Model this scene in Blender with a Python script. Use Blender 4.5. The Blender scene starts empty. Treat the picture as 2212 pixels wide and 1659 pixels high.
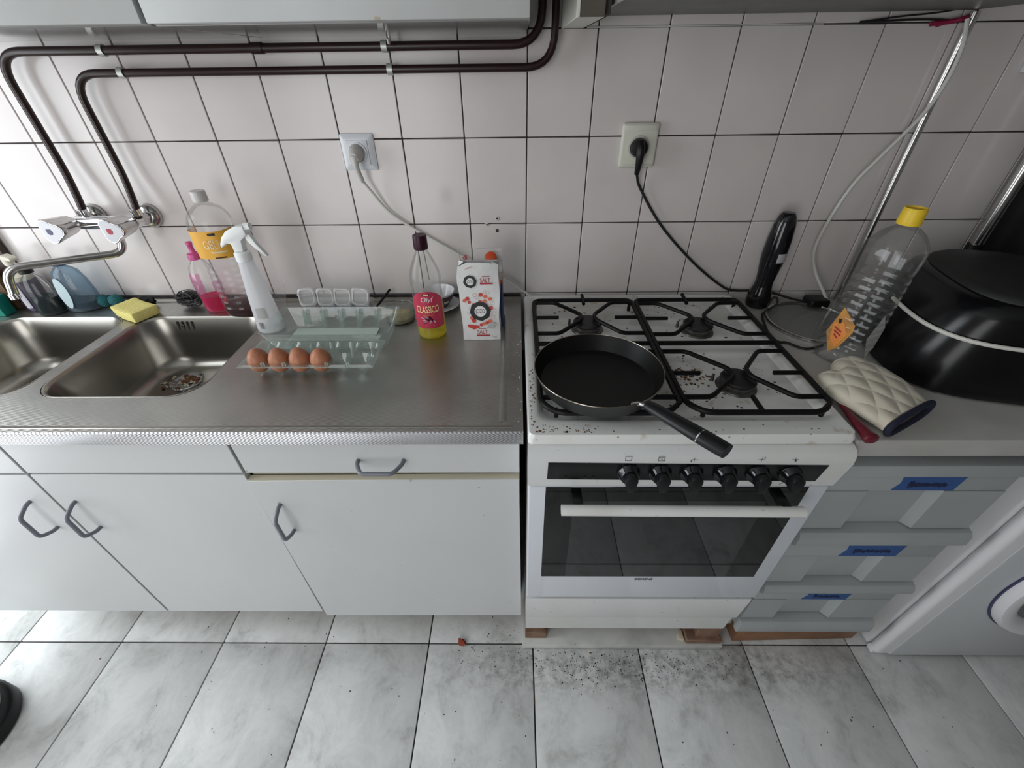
import bpy, bmesh, math, random
from mathutils import Vector, Matrix, noise

random.seed(7)
PI = math.pi
SC = bpy.context.scene
COL = SC.collection

# ------------------------------------------------------------------ camera
cam_d = bpy.data.cameras.new('camera')
cam = bpy.data.objects.new('camera', cam_d)
COL.objects.link(cam)
cam_d.sensor_fit = 'HORIZONTAL'
cam_d.sensor_width = 36.0
cam_d.lens = 921.324 * 36.0 / 2212.0
cam_d.clip_start = 0.01
RT = Vector((0.99990307, 0.00838232, -0.01111734))
UP = Vector((0.00384736, 0.60103929, 0.79921022))
FW = Vector((-0.01338119, 0.79917552, -0.60094878))
CP = Vector((-0.02423321, -1.17305029, 1.47143525))
cam.matrix_world = Matrix(((RT.x, UP.x, -FW.x, CP.x), (RT.y, UP.y, -FW.y, CP.y), (RT.z, UP.z, -FW.z, CP.z), (0, 0, 0, 1)))
SC.camera = cam

# ------------------------------------------------------------------ world, daylight, exposure
w = bpy.data.worlds.new('sky')
SC.world = w
w.use_nodes = True
bg = w.node_tree.nodes['Background']
bg.inputs[0].default_value = (0.72, 0.84, 1.0, 1)
bg.inputs[1].default_value = 0.3


def area(name, loc, rot, sx, sy, power, col):
    l = bpy.data.lights.new(name, 'AREA')
    l.shape = 'RECTANGLE'
    l.size, l.size_y, l.energy, l.color = sx, sy, power, col
    o = bpy.data.objects.new(name, l)
    o.location = loc
    o.rotation_euler = rot
    COL.objects.link(o)
    return o


# daylight through the glazed balcony door in the left wall, plus an added front fill behind the photographer
area('balcony_daylight', (-1.93, -0.74, 1.15), (0, -PI / 2, 0), 2.05, 0.80, 16.5, (0.92, 0.97, 1.0))
area('front_fill', (-1.15, -2.78, 1.30), (PI / 2, 0, 0), 1.2, 1.9, 14, (1.0, 0.99, 0.97))

vs = SC.view_settings
vs.view_transform = 'Standard'
vs.look = 'None'
vs.exposure = 0.68
vs.gamma = 1.0
vs.use_curve_mapping = False

# ------------------------------------------------------------------ materials
MATS = {}


def nodes(name):
    m = bpy.data.materials.new(name)
    m.use_nodes = True
    nt = m.node_tree
    return m, nt, nt.nodes['Principled BSDF']


def rgba(c):
    return (c[0], c[1], c[2], 1)


def mat(name, col, rough=0.5, metal=0.0, spec=0.5, var=None, spots=None, bump=None, wave=None, coat=0.0, vary_obj=0.0, sheen=0.0):
    """var=(scale, colour2, lo, hi): soft noise mix; spots: list of (scale, colour, threshold, width)."""
    m, nt, b = nodes(name)
    b.inputs['Base Color'].default_value = rgba(col)
    b.inputs['Roughness'].default_value = rough
    b.inputs['Metallic'].default_value = metal
    b.inputs['Specular IOR Level'].default_value = spec
    b.inputs['Coat Weight'].default_value = coat
    b.inputs['Coat Roughness'].default_value = 0.05
    b.inputs['Sheen Weight'].default_value = sheen
    N, L = nt.nodes, nt.links
    geo = N.new('ShaderNodeNewGeometry')
    cur = None

    def mixc(fac, a, c2):
        mx = N.new('ShaderNodeMix')
        mx.data_type = 'RGBA'
        L.new(fac, mx.inputs[0])
        if a is None:
            mx.inputs[6].default_value = rgba(col)
        else:
            L.new(a, mx.inputs[6])
        mx.inputs[7].default_value = rgba(c2)
        return mx.outputs[2]

    def nz(scale, lo, hi, detail=4, off=0):
        mp = N.new('ShaderNodeMapping')
        L.new(geo.outputs['Position'], mp.inputs[0])
        mp.inputs[1].default_value = (off, off * .7, off * .3)
        if vary_obj:
            oi = N.new('ShaderNodeObjectInfo')
            ml = N.new('ShaderNodeMath')
            ml.operation = 'MULTIPLY'
            ml.inputs[1].default_value = 37.0
            L.new(oi.outputs['Random'], ml.inputs[0])
            cb = N.new('ShaderNodeCombineXYZ')
            L.new(ml.outputs[0], cb.inputs[0])
            L.new(ml.outputs[0], cb.inputs[1])
            L.new(cb.outputs[0], mp.inputs[1])
        n = N.new('ShaderNodeTexNoise')
        n.inputs['Scale'].default_value = scale
        n.inputs['Detail'].default_value = detail
        L.new(mp.outputs[0], n.inputs['Vector'])
        mr = N.new('ShaderNodeMapRange')
        mr.inputs[1].default_value = lo
        mr.inputs[2].default_value = hi
        L.new(n.outputs['Fac'], mr.inputs[0])
        return mr.outputs[0]

    if var:
        cur = mixc(nz(var[0], var[2], var[3]), cur, var[1])
    for k, s in enumerate(spots or []):
        cur = mixc(nz(s[0], s[2], s[2] + s[3], 2, 3.1 * (k + 1)), cur, s[1])
    if vary_obj:
        oi = N.new('ShaderNodeObjectInfo')
        hs = N.new('ShaderNodeHueSaturation')
        mr = N.new('ShaderNodeMapRange')
        mr.inputs[3].default_value = 1 - vary_obj
        mr.inputs[4].default_value = 1 + vary_obj
        L.new(oi.outputs['Random'], mr.inputs[0])
        L.new(mr.outputs[0], hs.inputs['Value'])
        if cur is None:
            hs.inputs['Color'].default_value = rgba(col)
        else:
            L.new(cur, hs.inputs['Color'])
        cur = hs.outputs[0]
    if cur is not None:
        L.new(cur, b.inputs['Base Color'])
    if bump:
        n = N.new('ShaderNodeTexNoise')
        n.inputs['Scale'].default_value = bump[0]
        n.inputs['Detail'].default_value = 3
        L.new(geo.outputs['Position'], n.inputs['Vector'])
        bp = N.new('ShaderNodeBump')
        bp.inputs['Strength'].default_value = bump[1]
        bp.inputs['Distance'].default_value = bump[2] if len(bump) > 2 else 0.002
        L.new(n.outputs['Fac'], bp.inputs['Height'])
        L.new(bp.outputs[0], b.inputs['Normal'])
    if wave:
        scale, strength, dist, rot = wave
        mp = N.new('ShaderNodeMapping')
        mp.inputs[2].default_value = rot
        L.new(geo.outputs['Position'], mp.inputs[0])
        wv = N.new('ShaderNodeTexWave')
        wv.inputs['Scale'].default_value = scale
        L.new(mp.outputs[0], wv.inputs['Vector'])
        bp = N.new('ShaderNodeBump')
        bp.inputs['Strength'].default_value = strength
        bp.inputs['Distance'].default_value = dist
        L.new(wv.outputs['Fac'], bp.inputs['Height'])
        L.new(bp.outputs[0], b.inputs['Normal'])
    MATS[name] = m
    return m


def clear(name, tint, gloss=0.06, body=0.0, bodycol=(1, 1, 1), ior=1.45, rough=0.04):
    """Thin clear plastic or glass: see-through, with a fresnel shine and an optional milky body."""
    m = bpy.data.materials.new(name)
    m.use_nodes = True
    nt = m.node_tree
    N, L = nt.nodes, nt.links
    for n in list(N):
        N.remove(n)
    out = N.new('ShaderNodeOutputMaterial')
    tr = N.new('ShaderNodeBsdfTransparent')
    tr.inputs[0].default_value = rgba(tint)
    df = N.new('ShaderNodeBsdfDiffuse')
    df.inputs[0].default_value = rgba(bodycol)
    tl = N.new('ShaderNodeBsdfTranslucent')
    tl.inputs[0].default_value = rgba(bodycol)
    dm = N.new('ShaderNodeMixShader')
    L.new(df.outputs[0], dm.inputs[1])
    L.new(tl.outputs[0], dm.inputs[2])
    m1 = N.new('ShaderNodeMixShader')
    m1.inputs[0].default_value = body
    L.new(tr.outputs[0], m1.inputs[1])
    L.new(dm.outputs[0], m1.inputs[2])
    gl = N.new('ShaderNodeBsdfGlossy')
    gl.inputs['Roughness'].default_value = rough
    fr = N.new('ShaderNodeFresnel')
    fr.inputs[0].default_value = ior
    ad = N.new('ShaderNodeMath')
    ad.operation = 'MULTIPLY_ADD'
    ad.inputs[1].default_value = 0.42
    ad.inputs[2].default_value = gloss
    ad.use_clamp = True
    L.new(fr.outputs[0], ad.inputs[0])
    m2 = N.new('ShaderNodeMixShader')
    L.new(ad.outputs[0], m2.inputs[0])
    L.new(m1.outputs[0], m2.inputs[1])
    L.new(gl.outputs[0], m2.inputs[2])
    L.new(m2.outputs[0], out.inputs[0])
    MATS[name] = m
    return m


mat('tile', (0.735, 0.685, 0.67), 0.20, spec=0.45, var=(6, (0.68, 0.63, 0.615), 0.35, 0.75), vary_obj=0.025, bump=(14, 0.05, 0.004))
mat('grout', (0.035, 0.028, 0.032), 0.9, var=(40, (0.10, 0.08, 0.08), 0.5, 0.8))
mat('caulk', (0.62, 0.61, 0.57), 0.6)
mat('plaster', (0.34, 0.325, 0.31), 0.8, bump=(60, 0.1))
mat('ceiling_paint', (0.72, 0.72, 0.71), 0.9)
mat('window_paint', (0.78, 0.78, 0.78), 0.4)
mat('white_laminate', (0.605, 0.615, 0.62), 0.38, spec=0.4, var=(3, (0.57, 0.58, 0.585), 0.3, 0.8), spots=[(70, (0.42, 0.40, 0.38), 0.76, 0.03)])
mat('cream_edge', (0.66, 0.62, 0.50), 0.5)
mat('upper_laminate', (0.52, 0.535, 0.53), 0.45, var=(8, (0.47, 0.48, 0.47), 0.4, 0.8), spots=[(45, (0.42, 0.36, 0.28), 0.74, 0.04)])
mat('melamine_gloss', (0.34, 0.34, 0.33), 0.10, spec=0.7)
mat('dark_gap', (0.05, 0.045, 0.04), 0.9)
mat('grey_plastic_handle', (0.17, 0.18, 0.21), 0.35)
mat('steel', (0.50, 0.49, 0.47), 0.33, metal=1.0, var=(9, (0.40, 0.39, 0.37), 0.4, 0.75), wave=(80, 0.5, 0.0010, (0, 0, 1.40)))
mat('steel_edge', (0.54, 0.54, 0.56), 0.34, metal=1.0, wave=(75, 0.6, 0.0010, (0.5, 0.9, 0.6)))
mat('steel_bowl', (0.36, 0.345, 0.315), 0.28, metal=1.0, var=(5, (0.28, 0.265, 0.235), 0.4, 0.8))
mat('chrome', (0.80, 0.80, 0.82), 0.08, metal=1.0)
mat('chrome_worn', (0.56, 0.55, 0.54), 0.20, metal=1.0)
mat('pipe_paint', (0.020, 0.008, 0.008), 0.28, spec=0.4, var=(12, (0.030, 0.013, 0.012), 0.4, 0.7))
mat('clamp', (0.55, 0.56, 0.52), 0.4, metal=0.5)
mat('knob_face', (0.62, 0.62, 0.66), 0.25)
mat('white_plastic', (0.74, 0.76, 0.80), 0.3)
mat('ivory_plastic', (0.70, 0.70, 0.60), 0.35)
mat('grey_white_plastic', (0.60, 0.58, 0.55), 0.4)
mat('cable_white', (0.68, 0.67, 0.62), 0.45)
mat('black_plastic', (0.008, 0.008, 0.009), 0.38, spec=0.35)
mat('black_gloss', (0.006, 0.006, 0.008), 0.12, spec=0.6)
mat('black_rubber', (0.01, 0.01, 0.01), 0.6)
mat('enamel', (0.82, 0.83, 0.81), 0.18, spec=0.5, var=(6, (0.70, 0.68, 0.62), 0.5, 0.8),
    spots=[(26, (0.56, 0.46, 0.33), 0.66, 0.10), (80, (0.34, 0.21, 0.11), 0.735, 0.04), (150, (0.10, 0.06, 0.04), 0.74, 0.03)])
mat('enamel_panel', (0.75, 0.765, 0.76), 0.25, var=(5, (0.69, 0.69, 0.65), 0.5, 0.8), spots=[(90, (0.30, 0.22, 0.14), 0.72, 0.03)])
mat('enamel_side', (0.70, 0.71, 0.70), 0.3)
mat('door_enamel', (0.66, 0.69, 0.74), 0.12, spec=0.5)
mat('oven_glass', (0.003, 0.0035, 0.0035), 0.03, spec=0.42)
mat('strip_black', (0.004, 0.004, 0.005), 0.25, spec=0.3)
mat('oven_glass_inner', (0.012, 0.014, 0.015), 0.03, spec=0.75)  # base colour lifted to paint in the inner pane's reflection
mat('cast_iron', (0.005, 0.0045, 0.005), 0.45, spec=0.22, bump=(220, 0.25, 0.001))
mat('burner_cap', (0.012, 0.011, 0.012), 0.45, bump=(150, 0.3, 0.001))
mat('burner_base', (0.16, 0.16, 0.15), 0.4, metal=0.6, var=(60, (0.08, 0.07, 0.06), 0.4, 0.7))
mat('pan_outside', (0.02, 0.02, 0.02), 0.4)
mat('pan_coating', (0.006, 0.006, 0.006), 0.45, spec=0.25)
mat('fryer_black', (0.004, 0.004, 0.005), 0.22, spec=0.35)
mat('pan_rim', (0.36, 0.32, 0.27), 0.3, metal=1.0)
mat('print_black', (0.015, 0.015, 0.018), 0.5)
mat('print_grey', (0.22, 0.22, 0.22), 0.5)
mat('marble', (0.60, 0.60, 0.57), 0.3, var=(14, (0.42, 0.42, 0.40), 0.45, 0.75), spots=[(120, (0.12, 0.11, 0.10), 0.73, 0.03)])
mat('wood_block', (0.25, 0.15, 0.10), 0.7, var=(25, (0.16, 0.09, 0.06), 0.4, 0.7))
mat('wood_board', (0.30, 0.15, 0.075), 0.5, var=(18, (0.20, 0.10, 0.05), 0.4, 0.7))
mat('wood_dark', (0.035, 0.018, 0.014), 0.5, var=(20, (0.05, 0.025, 0.018), 0.4, 0.7))
mat('wood_tan', (0.16, 0.095, 0.045), 0.6, var=(20, (0.11, 0.065, 0.03), 0.4, 0.7))
mat('laminate_grey', (0.46, 0.45, 0.43), 0.35, var=(12, (0.40, 0.39, 0.37), 0.4, 0.75), spots=[(30, (0.30, 0.24, 0.20), 0.72, 0.05)])
mat('drawer_plastic', (0.40, 0.43, 0.44), 0.42, var=(6, (0.36, 0.38, 0.38), 0.4, 0.8))
mat('blue_tape', (0.035, 0.10, 0.30), 0.6, bump=(300, 0.15, 0.001))
mat('ink', (0.01, 0.02, 0.07), 0.6)
mat('washer_white', (0.80, 0.80, 0.82), 0.28)
mat('washer_panel', (0.56, 0.58, 0.60), 0.35)
mat('washer_blue', (0.03, 0.03, 0.10), 0.4)
mat('hood_dark', (0.085, 0.092, 0.09), 0.4, var=(20, (0.06, 0.065, 0.065), 0.4, 0.7))
mat('hood_white', (0.66, 0.66, 0.60), 0.5)
mat('casing_brown', (0.085, 0.07, 0.055), 0.4)
mat('egg', (0.46, 0.19, 0.105), 0.42, spec=0.35, var=(150, (0.40, 0.155, 0.085), 0.45, 0.7), vary_obj=0.08)
mat('paper_label', (0.54, 0.62, 0.56), 0.7)
mat('sponge_yellow', (0.82, 0.74, 0.26), 0.95, bump=(260, 0.7, 0.002))
mat('sponge_teal', (0.01, 0.10, 0.11), 0.9, bump=(300, 0.9, 0.003))
mat('rag_black', (0.012, 0.012, 0.012), 0.9, bump=(200, 0.9, 0.003))
mat('steel_wool', (0.10, 0.10, 0.10), 0.5, metal=0.6, bump=(350, 1.0, 0.004))
mat('green_box', (0.0, 0.22, 0.17), 0.5)
mat('pump_cream', (0.70, 0.67, 0.56), 0.4)
mat('purple_dark', (0.035, 0.022, 0.06), 0.3)
mat('silver_label', (0.50, 0.49, 0.52), 0.4)
mat('label_pale_blue', (0.48, 0.60, 0.64), 0.5)
mat('label_orange', (0.80, 0.42, 0.05), 0.5)
mat('label_print_pale', (0.85, 0.72, 0.50), 0.5)
mat('cap_white', (0.62, 0.60, 0.58), 0.4)
mat('cap_pink', (0.62, 0.09, 0.30), 0.35)
mat('cap_plum', (0.035, 0.004, 0.016), 0.4, spec=0.3)
mat('cap_yellow', (0.85, 0.58, 0.03), 0.4)
mat('cap_red', (0.78, 0.10, 0.03), 0.4)
mat('label_crimson', (0.52, 0.035, 0.085), 0.4)
mat('label_crimson_dark', (0.33, 0.02, 0.05), 0.4)
mat('label_cream', (0.90, 0.70, 0.34), 0.5)
mat('print_white', (0.80, 0.78, 0.78), 0.5)
mat('paper_white', (0.74, 0.74, 0.73), 0.45, bump=(55, 0.35, 0.004))
mat('print_charcoal', (0.02, 0.022, 0.024), 0.4)
mat('print_red', (0.42, 0.03, 0.05), 0.5)
mat('berry', (0.60, 0.06, 0.05), 0.4)
mat('berry_orange', (0.75, 0.16, 0.08), 0.4)
mat('print_pinkline', (0.62, 0.40, 0.40), 0.5)
mat('print_greyshade', (0.44, 0.45, 0.45), 0.5)
mat('carton_blue', (0.02, 0.05, 0.20), 0.4)
mat('porcelain', (0.78, 0.78, 0.80), 0.15)
mat('cup_brown', (0.07, 0.045, 0.05), 0.25)
mat('crumb_beige', (0.52, 0.42, 0.26), 0.8, var=(120, (0.38, 0.28, 0.16), 0.4, 0.7))
mat('blue_content', (0.01, 0.05, 0.16), 0.6)
mat('brown_content', (0.05, 0.03, 0.02), 0.7)
mat('mitt_cloth', (0.72, 0.67, 0.55), 0.9, var=(16, (0.60, 0.54, 0.42), 0.45, 0.75), spots=[(26, (0.20, 0.10, 0.05), 0.78, 0.02)], sheen=0.2)
mat('mitt_trim', (0.010, 0.012, 0.035), 0.8)
mat('red_silicone', (0.13, 0.008, 0.02), 0.4)
mat('red_tape', (0.28, 0.01, 0.06), 0.5)
mat('label_amber', (0.66, 0.30, 0.06), 0.5, var=(30, (0.50, 0.24, 0.07), 0.4, 0.7))
mat('label_amber_bright', (0.88, 0.30, 0.07), 0.5)
mat('bin_grey', (0.42, 0.42, 0.38), 0.35)
mat('crumb_black', (0.02, 0.016, 0.013), 0.9)
mat('crumb_brown', (0.16, 0.07, 0.03), 0.8)
mat('crumb_pale', (0.62, 0.54, 0.42), 0.8)
mat('shell_red', (0.30, 0.06, 0.03), 0.6)
mat('sticker_grey', (0.42, 0.42, 0.42), 0.5)
mat('spray_plastic', (0.88, 0.90, 0.90), 0.35)
clear('pet', (0.98, 0.985, 0.98), 0.02, 0.05, (0.92, 0.92, 0.92), ior=1.16)
clear('pet_grey', (0.95, 0.955, 0.95), 0.03, 0.05, (0.7, 0.7, 0.7), ior=1.20)
clear('carton_plastic', (0.90, 0.95, 0.93), 0.06, 0.20, (0.68, 0.80, 0.76), ior=1.35)
clear('frosted', (0.92, 0.92, 0.92), 0.05, 0.42, (0.80, 0.80, 0.80), rough=0.3)
clear('frosted_edge', (0.95, 0.95, 0.95), 0.08, 0.75, (0.92, 0.92, 0.92), rough=0.3)
clear('glass_green', (0.93, 0.96, 0.95), 0.07, 0.03, ior=1.4)
clear('pink_liquid', (0.95, 0.03, 0.30), 0.02, 0.5, (0.9, 0.01, 0.22), ior=1.15)
clear('pink_film', (0.95, 0.55, 0.76), 0.04, 0.18, (0.85, 0.25, 0.5))
clear('brown_liquid', (0.30, 0.07, 0.05), 0.02, 0.35, (0.12, 0.025, 0.02))
clear('oil_liquid', (0.95, 0.86, 0.10), 0.02, 0.45, (0.88, 0.76, 0.02), ior=1.15)
clear('blue_film', (0.72, 0.84, 0.92), 0.03, 0.25, (0.32, 0.44, 0.54), ior=1.2)
clear('blue_liquid', (0.05, 0.14, 0.24), 0.03, 0.6, (0.02, 0.06, 0.10))
clear('teal_liquid', (0.03, 0.14, 0.16), 0.03, 0.6, (0.01, 0.05, 0.06))
clear('spray_milky', (0.95, 0.95, 0.95), 0.02, 0.90, (0.92, 0.93, 0.95), rough=0.3, ior=1.25)
clear('spray_liquid', (0.95, 0.85, 0.88), 0.02, 0.75, (0.86, 0.76, 0.80), ior=1.2)
clear('lid_glass', (0.78, 0.80, 0.77), 0.05, 0.12, (0.55, 0.57, 0.54))
clear('window_glass', (0.98, 0.99, 1.0), 0.02)
clear('washer_smoke', (0.6, 0.62, 0.62), 0.06, 0.5, (0.35, 0.36, 0.37))


# floor tiles: marbled ceramic, with the dirt swept up in front of the stove
def floor_mat():
    m, nt, b = nodes('floor_tile')
    N, L = nt.nodes, nt.links
    geo = N.new('ShaderNodeNewGeometry')
    oi = N.new('ShaderNodeObjectInfo')
    ml = N.new('ShaderNodeVectorMath')
    ml.operation = 'SCALE'
    cb = N.new('ShaderNodeCombineXYZ')
    for i in range(3):
        L.new(oi.outputs['Random'], cb.inputs[i])
    L.new(cb.outputs[0], ml.inputs[0])
    ml.inputs['Scale'].default_value = 0.0
    ad = N.new('ShaderNodeVectorMath')
    L.new(geo.outputs['Position'], ad.inputs[0])
    L.new(ml.outputs[0], ad.inputs[1])
    mp = N.new('ShaderNodeMapping')
    mp.inputs[2].default_value = (0, 0, 0.5)
    mp.inputs[3].default_value = (1.0, 0.75, 1)
    L.new(ad.outputs[0], mp.inputs[0])
    n1 = N.new('ShaderNodeTexNoise')
    n1.inputs['Scale'].default_value = 9
    n1.inputs['Detail'].default_value = 8
    n1.inputs['Distortion'].default_value = 0.5
    n1.inputs['Roughness'].default_value = 0.68
    L.new(mp.outputs[0], n1.inputs['Vector'])
    cr = N.new('ShaderNodeValToRGB')
    e = cr.color_ramp.elements
    e[0].position, e[0].color = 0.30, (0.44, 0.445, 0.43, 1)
    e[1].position, e[1].color = 0.60, (0.72, 0.725, 0.72, 1)
    e2 = cr.color_ramp.elements.new(0.45)
    e2.color = (0.62, 0.63, 0.625, 1)
    n3 = N.new('ShaderNodeTexNoise')
    n3.inputs['Scale'].default_value = 55
    n3.inputs['Detail'].default_value = 6
    n3.inputs['Roughness'].default_value = 0.7
    L.new(geo.outputs['Position'], n3.inputs['Vector'])
    mxf = N.new('ShaderNodeMath')
    mxf.operation = 'MULTIPLY_ADD'
    mxf.inputs[1].default_value = 0.22
    L.new(n3.outputs['Fac'], mxf.inputs[0])
    sb = N.new('ShaderNodeMath')
    sb.operation = 'SUBTRACT'
    sb.inputs[1].default_value = 0.11
    L.new(n1.outputs['Fac'], sb.inputs[0])
    L.new(sb.outputs[0], mxf.inputs[2])
    L.new(mxf.outputs[0], cr.inputs[0])
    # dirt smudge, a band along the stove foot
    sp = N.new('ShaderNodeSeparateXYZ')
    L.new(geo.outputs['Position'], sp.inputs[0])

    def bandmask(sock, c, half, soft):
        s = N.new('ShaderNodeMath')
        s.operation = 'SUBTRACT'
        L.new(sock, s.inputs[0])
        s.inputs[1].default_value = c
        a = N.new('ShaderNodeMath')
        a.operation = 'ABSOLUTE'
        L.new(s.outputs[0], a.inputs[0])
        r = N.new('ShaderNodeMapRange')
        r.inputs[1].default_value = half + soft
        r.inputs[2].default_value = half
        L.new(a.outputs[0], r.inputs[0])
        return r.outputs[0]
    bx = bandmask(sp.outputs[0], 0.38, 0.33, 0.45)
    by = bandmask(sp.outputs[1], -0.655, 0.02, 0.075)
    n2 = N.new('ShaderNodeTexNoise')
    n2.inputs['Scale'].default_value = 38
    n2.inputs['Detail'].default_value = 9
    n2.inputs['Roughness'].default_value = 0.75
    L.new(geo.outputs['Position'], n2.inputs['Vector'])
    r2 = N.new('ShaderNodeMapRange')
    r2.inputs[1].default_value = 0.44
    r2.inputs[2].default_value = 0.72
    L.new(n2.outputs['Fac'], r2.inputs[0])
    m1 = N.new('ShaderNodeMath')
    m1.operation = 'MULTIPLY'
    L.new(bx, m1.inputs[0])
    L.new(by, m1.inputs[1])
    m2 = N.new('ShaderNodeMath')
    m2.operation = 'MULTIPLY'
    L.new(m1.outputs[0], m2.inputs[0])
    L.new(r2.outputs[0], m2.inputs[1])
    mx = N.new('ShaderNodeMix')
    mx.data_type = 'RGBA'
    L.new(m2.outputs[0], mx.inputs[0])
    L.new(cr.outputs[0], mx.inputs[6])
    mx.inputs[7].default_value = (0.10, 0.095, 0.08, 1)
    L.new(mx.outputs[2], b.inputs['Base Color'])
    b.inputs['Roughness'].default_value = 0.42
    b.inputs['Specular IOR Level'].default_value = 0.35
    bp = N.new('ShaderNodeBump')
    bp.inputs['Strength'].default_value = 0.25
    bp.inputs['Distance'].default_value = 0.004
    L.new(mxf.outputs[0], bp.inputs['Height'])
    L.new(bp.outputs[0], b.inputs['Normal'])
    MATS['floor_tile'] = m


floor_mat()


# quilted cloth: diamond stitching as relief
def quilt(name):
    m = MATS[name]
    nt = m.node_tree
    N, L = nt.nodes, nt.links
    b = N['Principled BSDF']
    geo = N.new('ShaderNodeNewGeometry')
    hs = []
    for ang in (0.28, -0.95):
        mp = N.new('ShaderNodeMapping')
        mp.inputs[2].default_value = (0, 0, ang)
        L.new(geo.outputs['Position'], mp.inputs[0])
        wv = N.new('ShaderNodeTexWave')
        wv.wave_profile = 'SIN'
        wv.inputs['Scale'].default_value = 8.5
        L.new(mp.outputs[0], wv.inputs['Vector'])
        p = N.new('ShaderNodeMath')
        p.operation = 'POWER'
        p.inputs[1].default_value = 0.45
        L.new(wv.outputs['Fac'], p.inputs[0])
        hs.append(p)
    mn = N.new('ShaderNodeMath')
    mn.operation = 'MULTIPLY'
    L.new(hs[0].outputs[0], mn.inputs[0])
    L.new(hs[1].outputs[0], mn.inputs[1])
    bp = N.new('ShaderNodeBump')
    bp.inputs['Strength'].default_value = 0.8
    bp.inputs['Distance'].default_value = 0.006
    L.new(mn.outputs[0], bp.inputs['Height'])
    L.new(bp.outputs[0], b.inputs['Normal'])


quilt('mitt_cloth')

# ------------------------------------------------------------------ mesh helpers
LOC = {}


def thing(name, label, cat, loc, group=None):
    o = bpy.data.objects.new(name, None)
    o.empty_display_size = 0.02
    o.location = loc
    COL.objects.link(o)
    LOC[o] = Vector(loc)
    o['label'] = label
    o['category'] = cat
    if group:
        o['group'] = group
    return o


def tag(o, label, cat, group=None):
    o['label'] = label
    o['category'] = cat
    if group:
        o['group'] = group
    return o


def mk(name, bm, m, parent=None, ang=0.65, label=None, kind=None):
    """Link a bmesh given in world coordinates as one object with its origin at its middle."""
    bmesh.ops.recalc_face_normals(bm, faces=bm.faces)
    co = [v.co for v in bm.verts]
    c = Vector([(min(p[i] for p in co) + max(p[i] for p in co)) / 2 for i in range(3)])
    c.z = min(p.z for p in co)
    bmesh.ops.translate(bm, verts=bm.verts, vec=-c)
    me = bpy.data.meshes.new(name)
    bm.to_mesh(me)
    bm.free()
    for p in me.polygons:
        p.use_smooth = True
    me.set_sharp_from_angle(angle=ang)
    me.materials.append(MATS[m])
    o = bpy.data.objects.new(name, me)
    COL.objects.link(o)
    LOC[o] = c.copy()
    if parent is not None:
        o.parent = parent
        o.location = c - LOC[parent]
    else:
        o.location = c
    if label:
        o['label'] = label
    if kind:
        o['kind'] = kind
    return o


def copy_tree(o, delta, label=None, parent=None):
    c = o.copy()
    COL.objects.link(c)
    LOC[c] = LOC[o] + Vector(delta)
    if parent is None:
        c.location = o.location + Vector(delta)
    else:
        c.parent = parent
    if label:
        c['label'] = label
    for ch in [x for x in o.children]:
        copy_tree(ch, delta, None, c)
    return c


def new():
    return bmesh.new()


def box(x0, x1, y0, y1, z0, z1, b=0.0, seg=2, bm=None, M=None):
    own = bmesh.new()
    bmesh.ops.create_cube(own, size=1)
    for v in own.verts:
        v.co = Vector((x0 + (v.co.x + .5) * (x1 - x0), y0 + (v.co.y + .5) * (y1 - y0), z0 + (v.co.z + .5) * (z1 - z0)))
    if b > 0:
        b = min(b, abs(x1 - x0) * .49, abs(y1 - y0) * .49, abs(z1 - z0) * .49)
        bmesh.ops.bevel(own, geom=own.edges[:], offset=b, segments=seg, profile=0.5, affect='EDGES')
    if M is not None:
        bmesh.ops.transform(own, matrix=M, verts=own.verts)
    if bm is None:
        return own
    join(bm, own)
    return bm


def join(bm, other):
    me = bpy.data.meshes.new('tmp')
    other.to_mesh(me)
    other.free()
    bm.from_mesh(me)
    bpy.data.meshes.remove(me)


def ring_faces(bm, rings, closed=True):
    n = len(rings[0])
    for a, b in zip(rings[:-1], rings[1:]):
        for i in range(n if closed else n - 1):
            j = (i + 1) % n
            try:
                bm.faces.new((a[i], a[j], b[j], b[i]))
            except ValueError:
                pass


def lathe(prof, c=(0, 0, 0), n=32, bm=None, se=2.0, sx=1.0, sy=1.0, rot=0.0, cap0=True, cap1=True, a0=None, a1=None, M=None):
    """profile of (r, z). se>2 squares the section; a0..a1 makes an open sector."""
    bm2 = bmesh.new()
    full = a0 is None
    rings = []
    for r, z in prof:
        ring = []
        m = n if full else n + 1
        for i in range(m):
            t = 2 * PI * i / n if full else a0 + (a1 - a0) * i / n
            ct, st = math.cos(t), math.sin(t)
            k = 1.0 if se == 2.0 else 1.0 / ((abs(ct) ** se + abs(st) ** se) ** (1 / se))
            x, y = r * k * ct * sx, r * k * st * sy
            xr = x * math.cos(rot) - y * math.sin(rot)
            yr = x * math.sin(rot) + y * math.cos(rot)
            ring.append(bm2.verts.new((c[0] + xr, c[1] + yr, c[2] + z)))
        rings.append(ring)
    ring_faces(bm2, rings, full)
    if full and cap0 and prof[0][0] > 1e-6:
        bm2.faces.new(rings[0][::-1])
    if full and cap1 and prof[-1][0] > 1e-6:
        bm2.faces.new(rings[-1])
    bmesh.ops.remove_doubles(bm2, verts=bm2.verts, dist=1e-6)
    if M is not None:
        bmesh.ops.transform(bm2, matrix=M, verts=bm2.verts)
    if bm is None:
        return bm2
    join(bm, bm2)
    return bm


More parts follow.
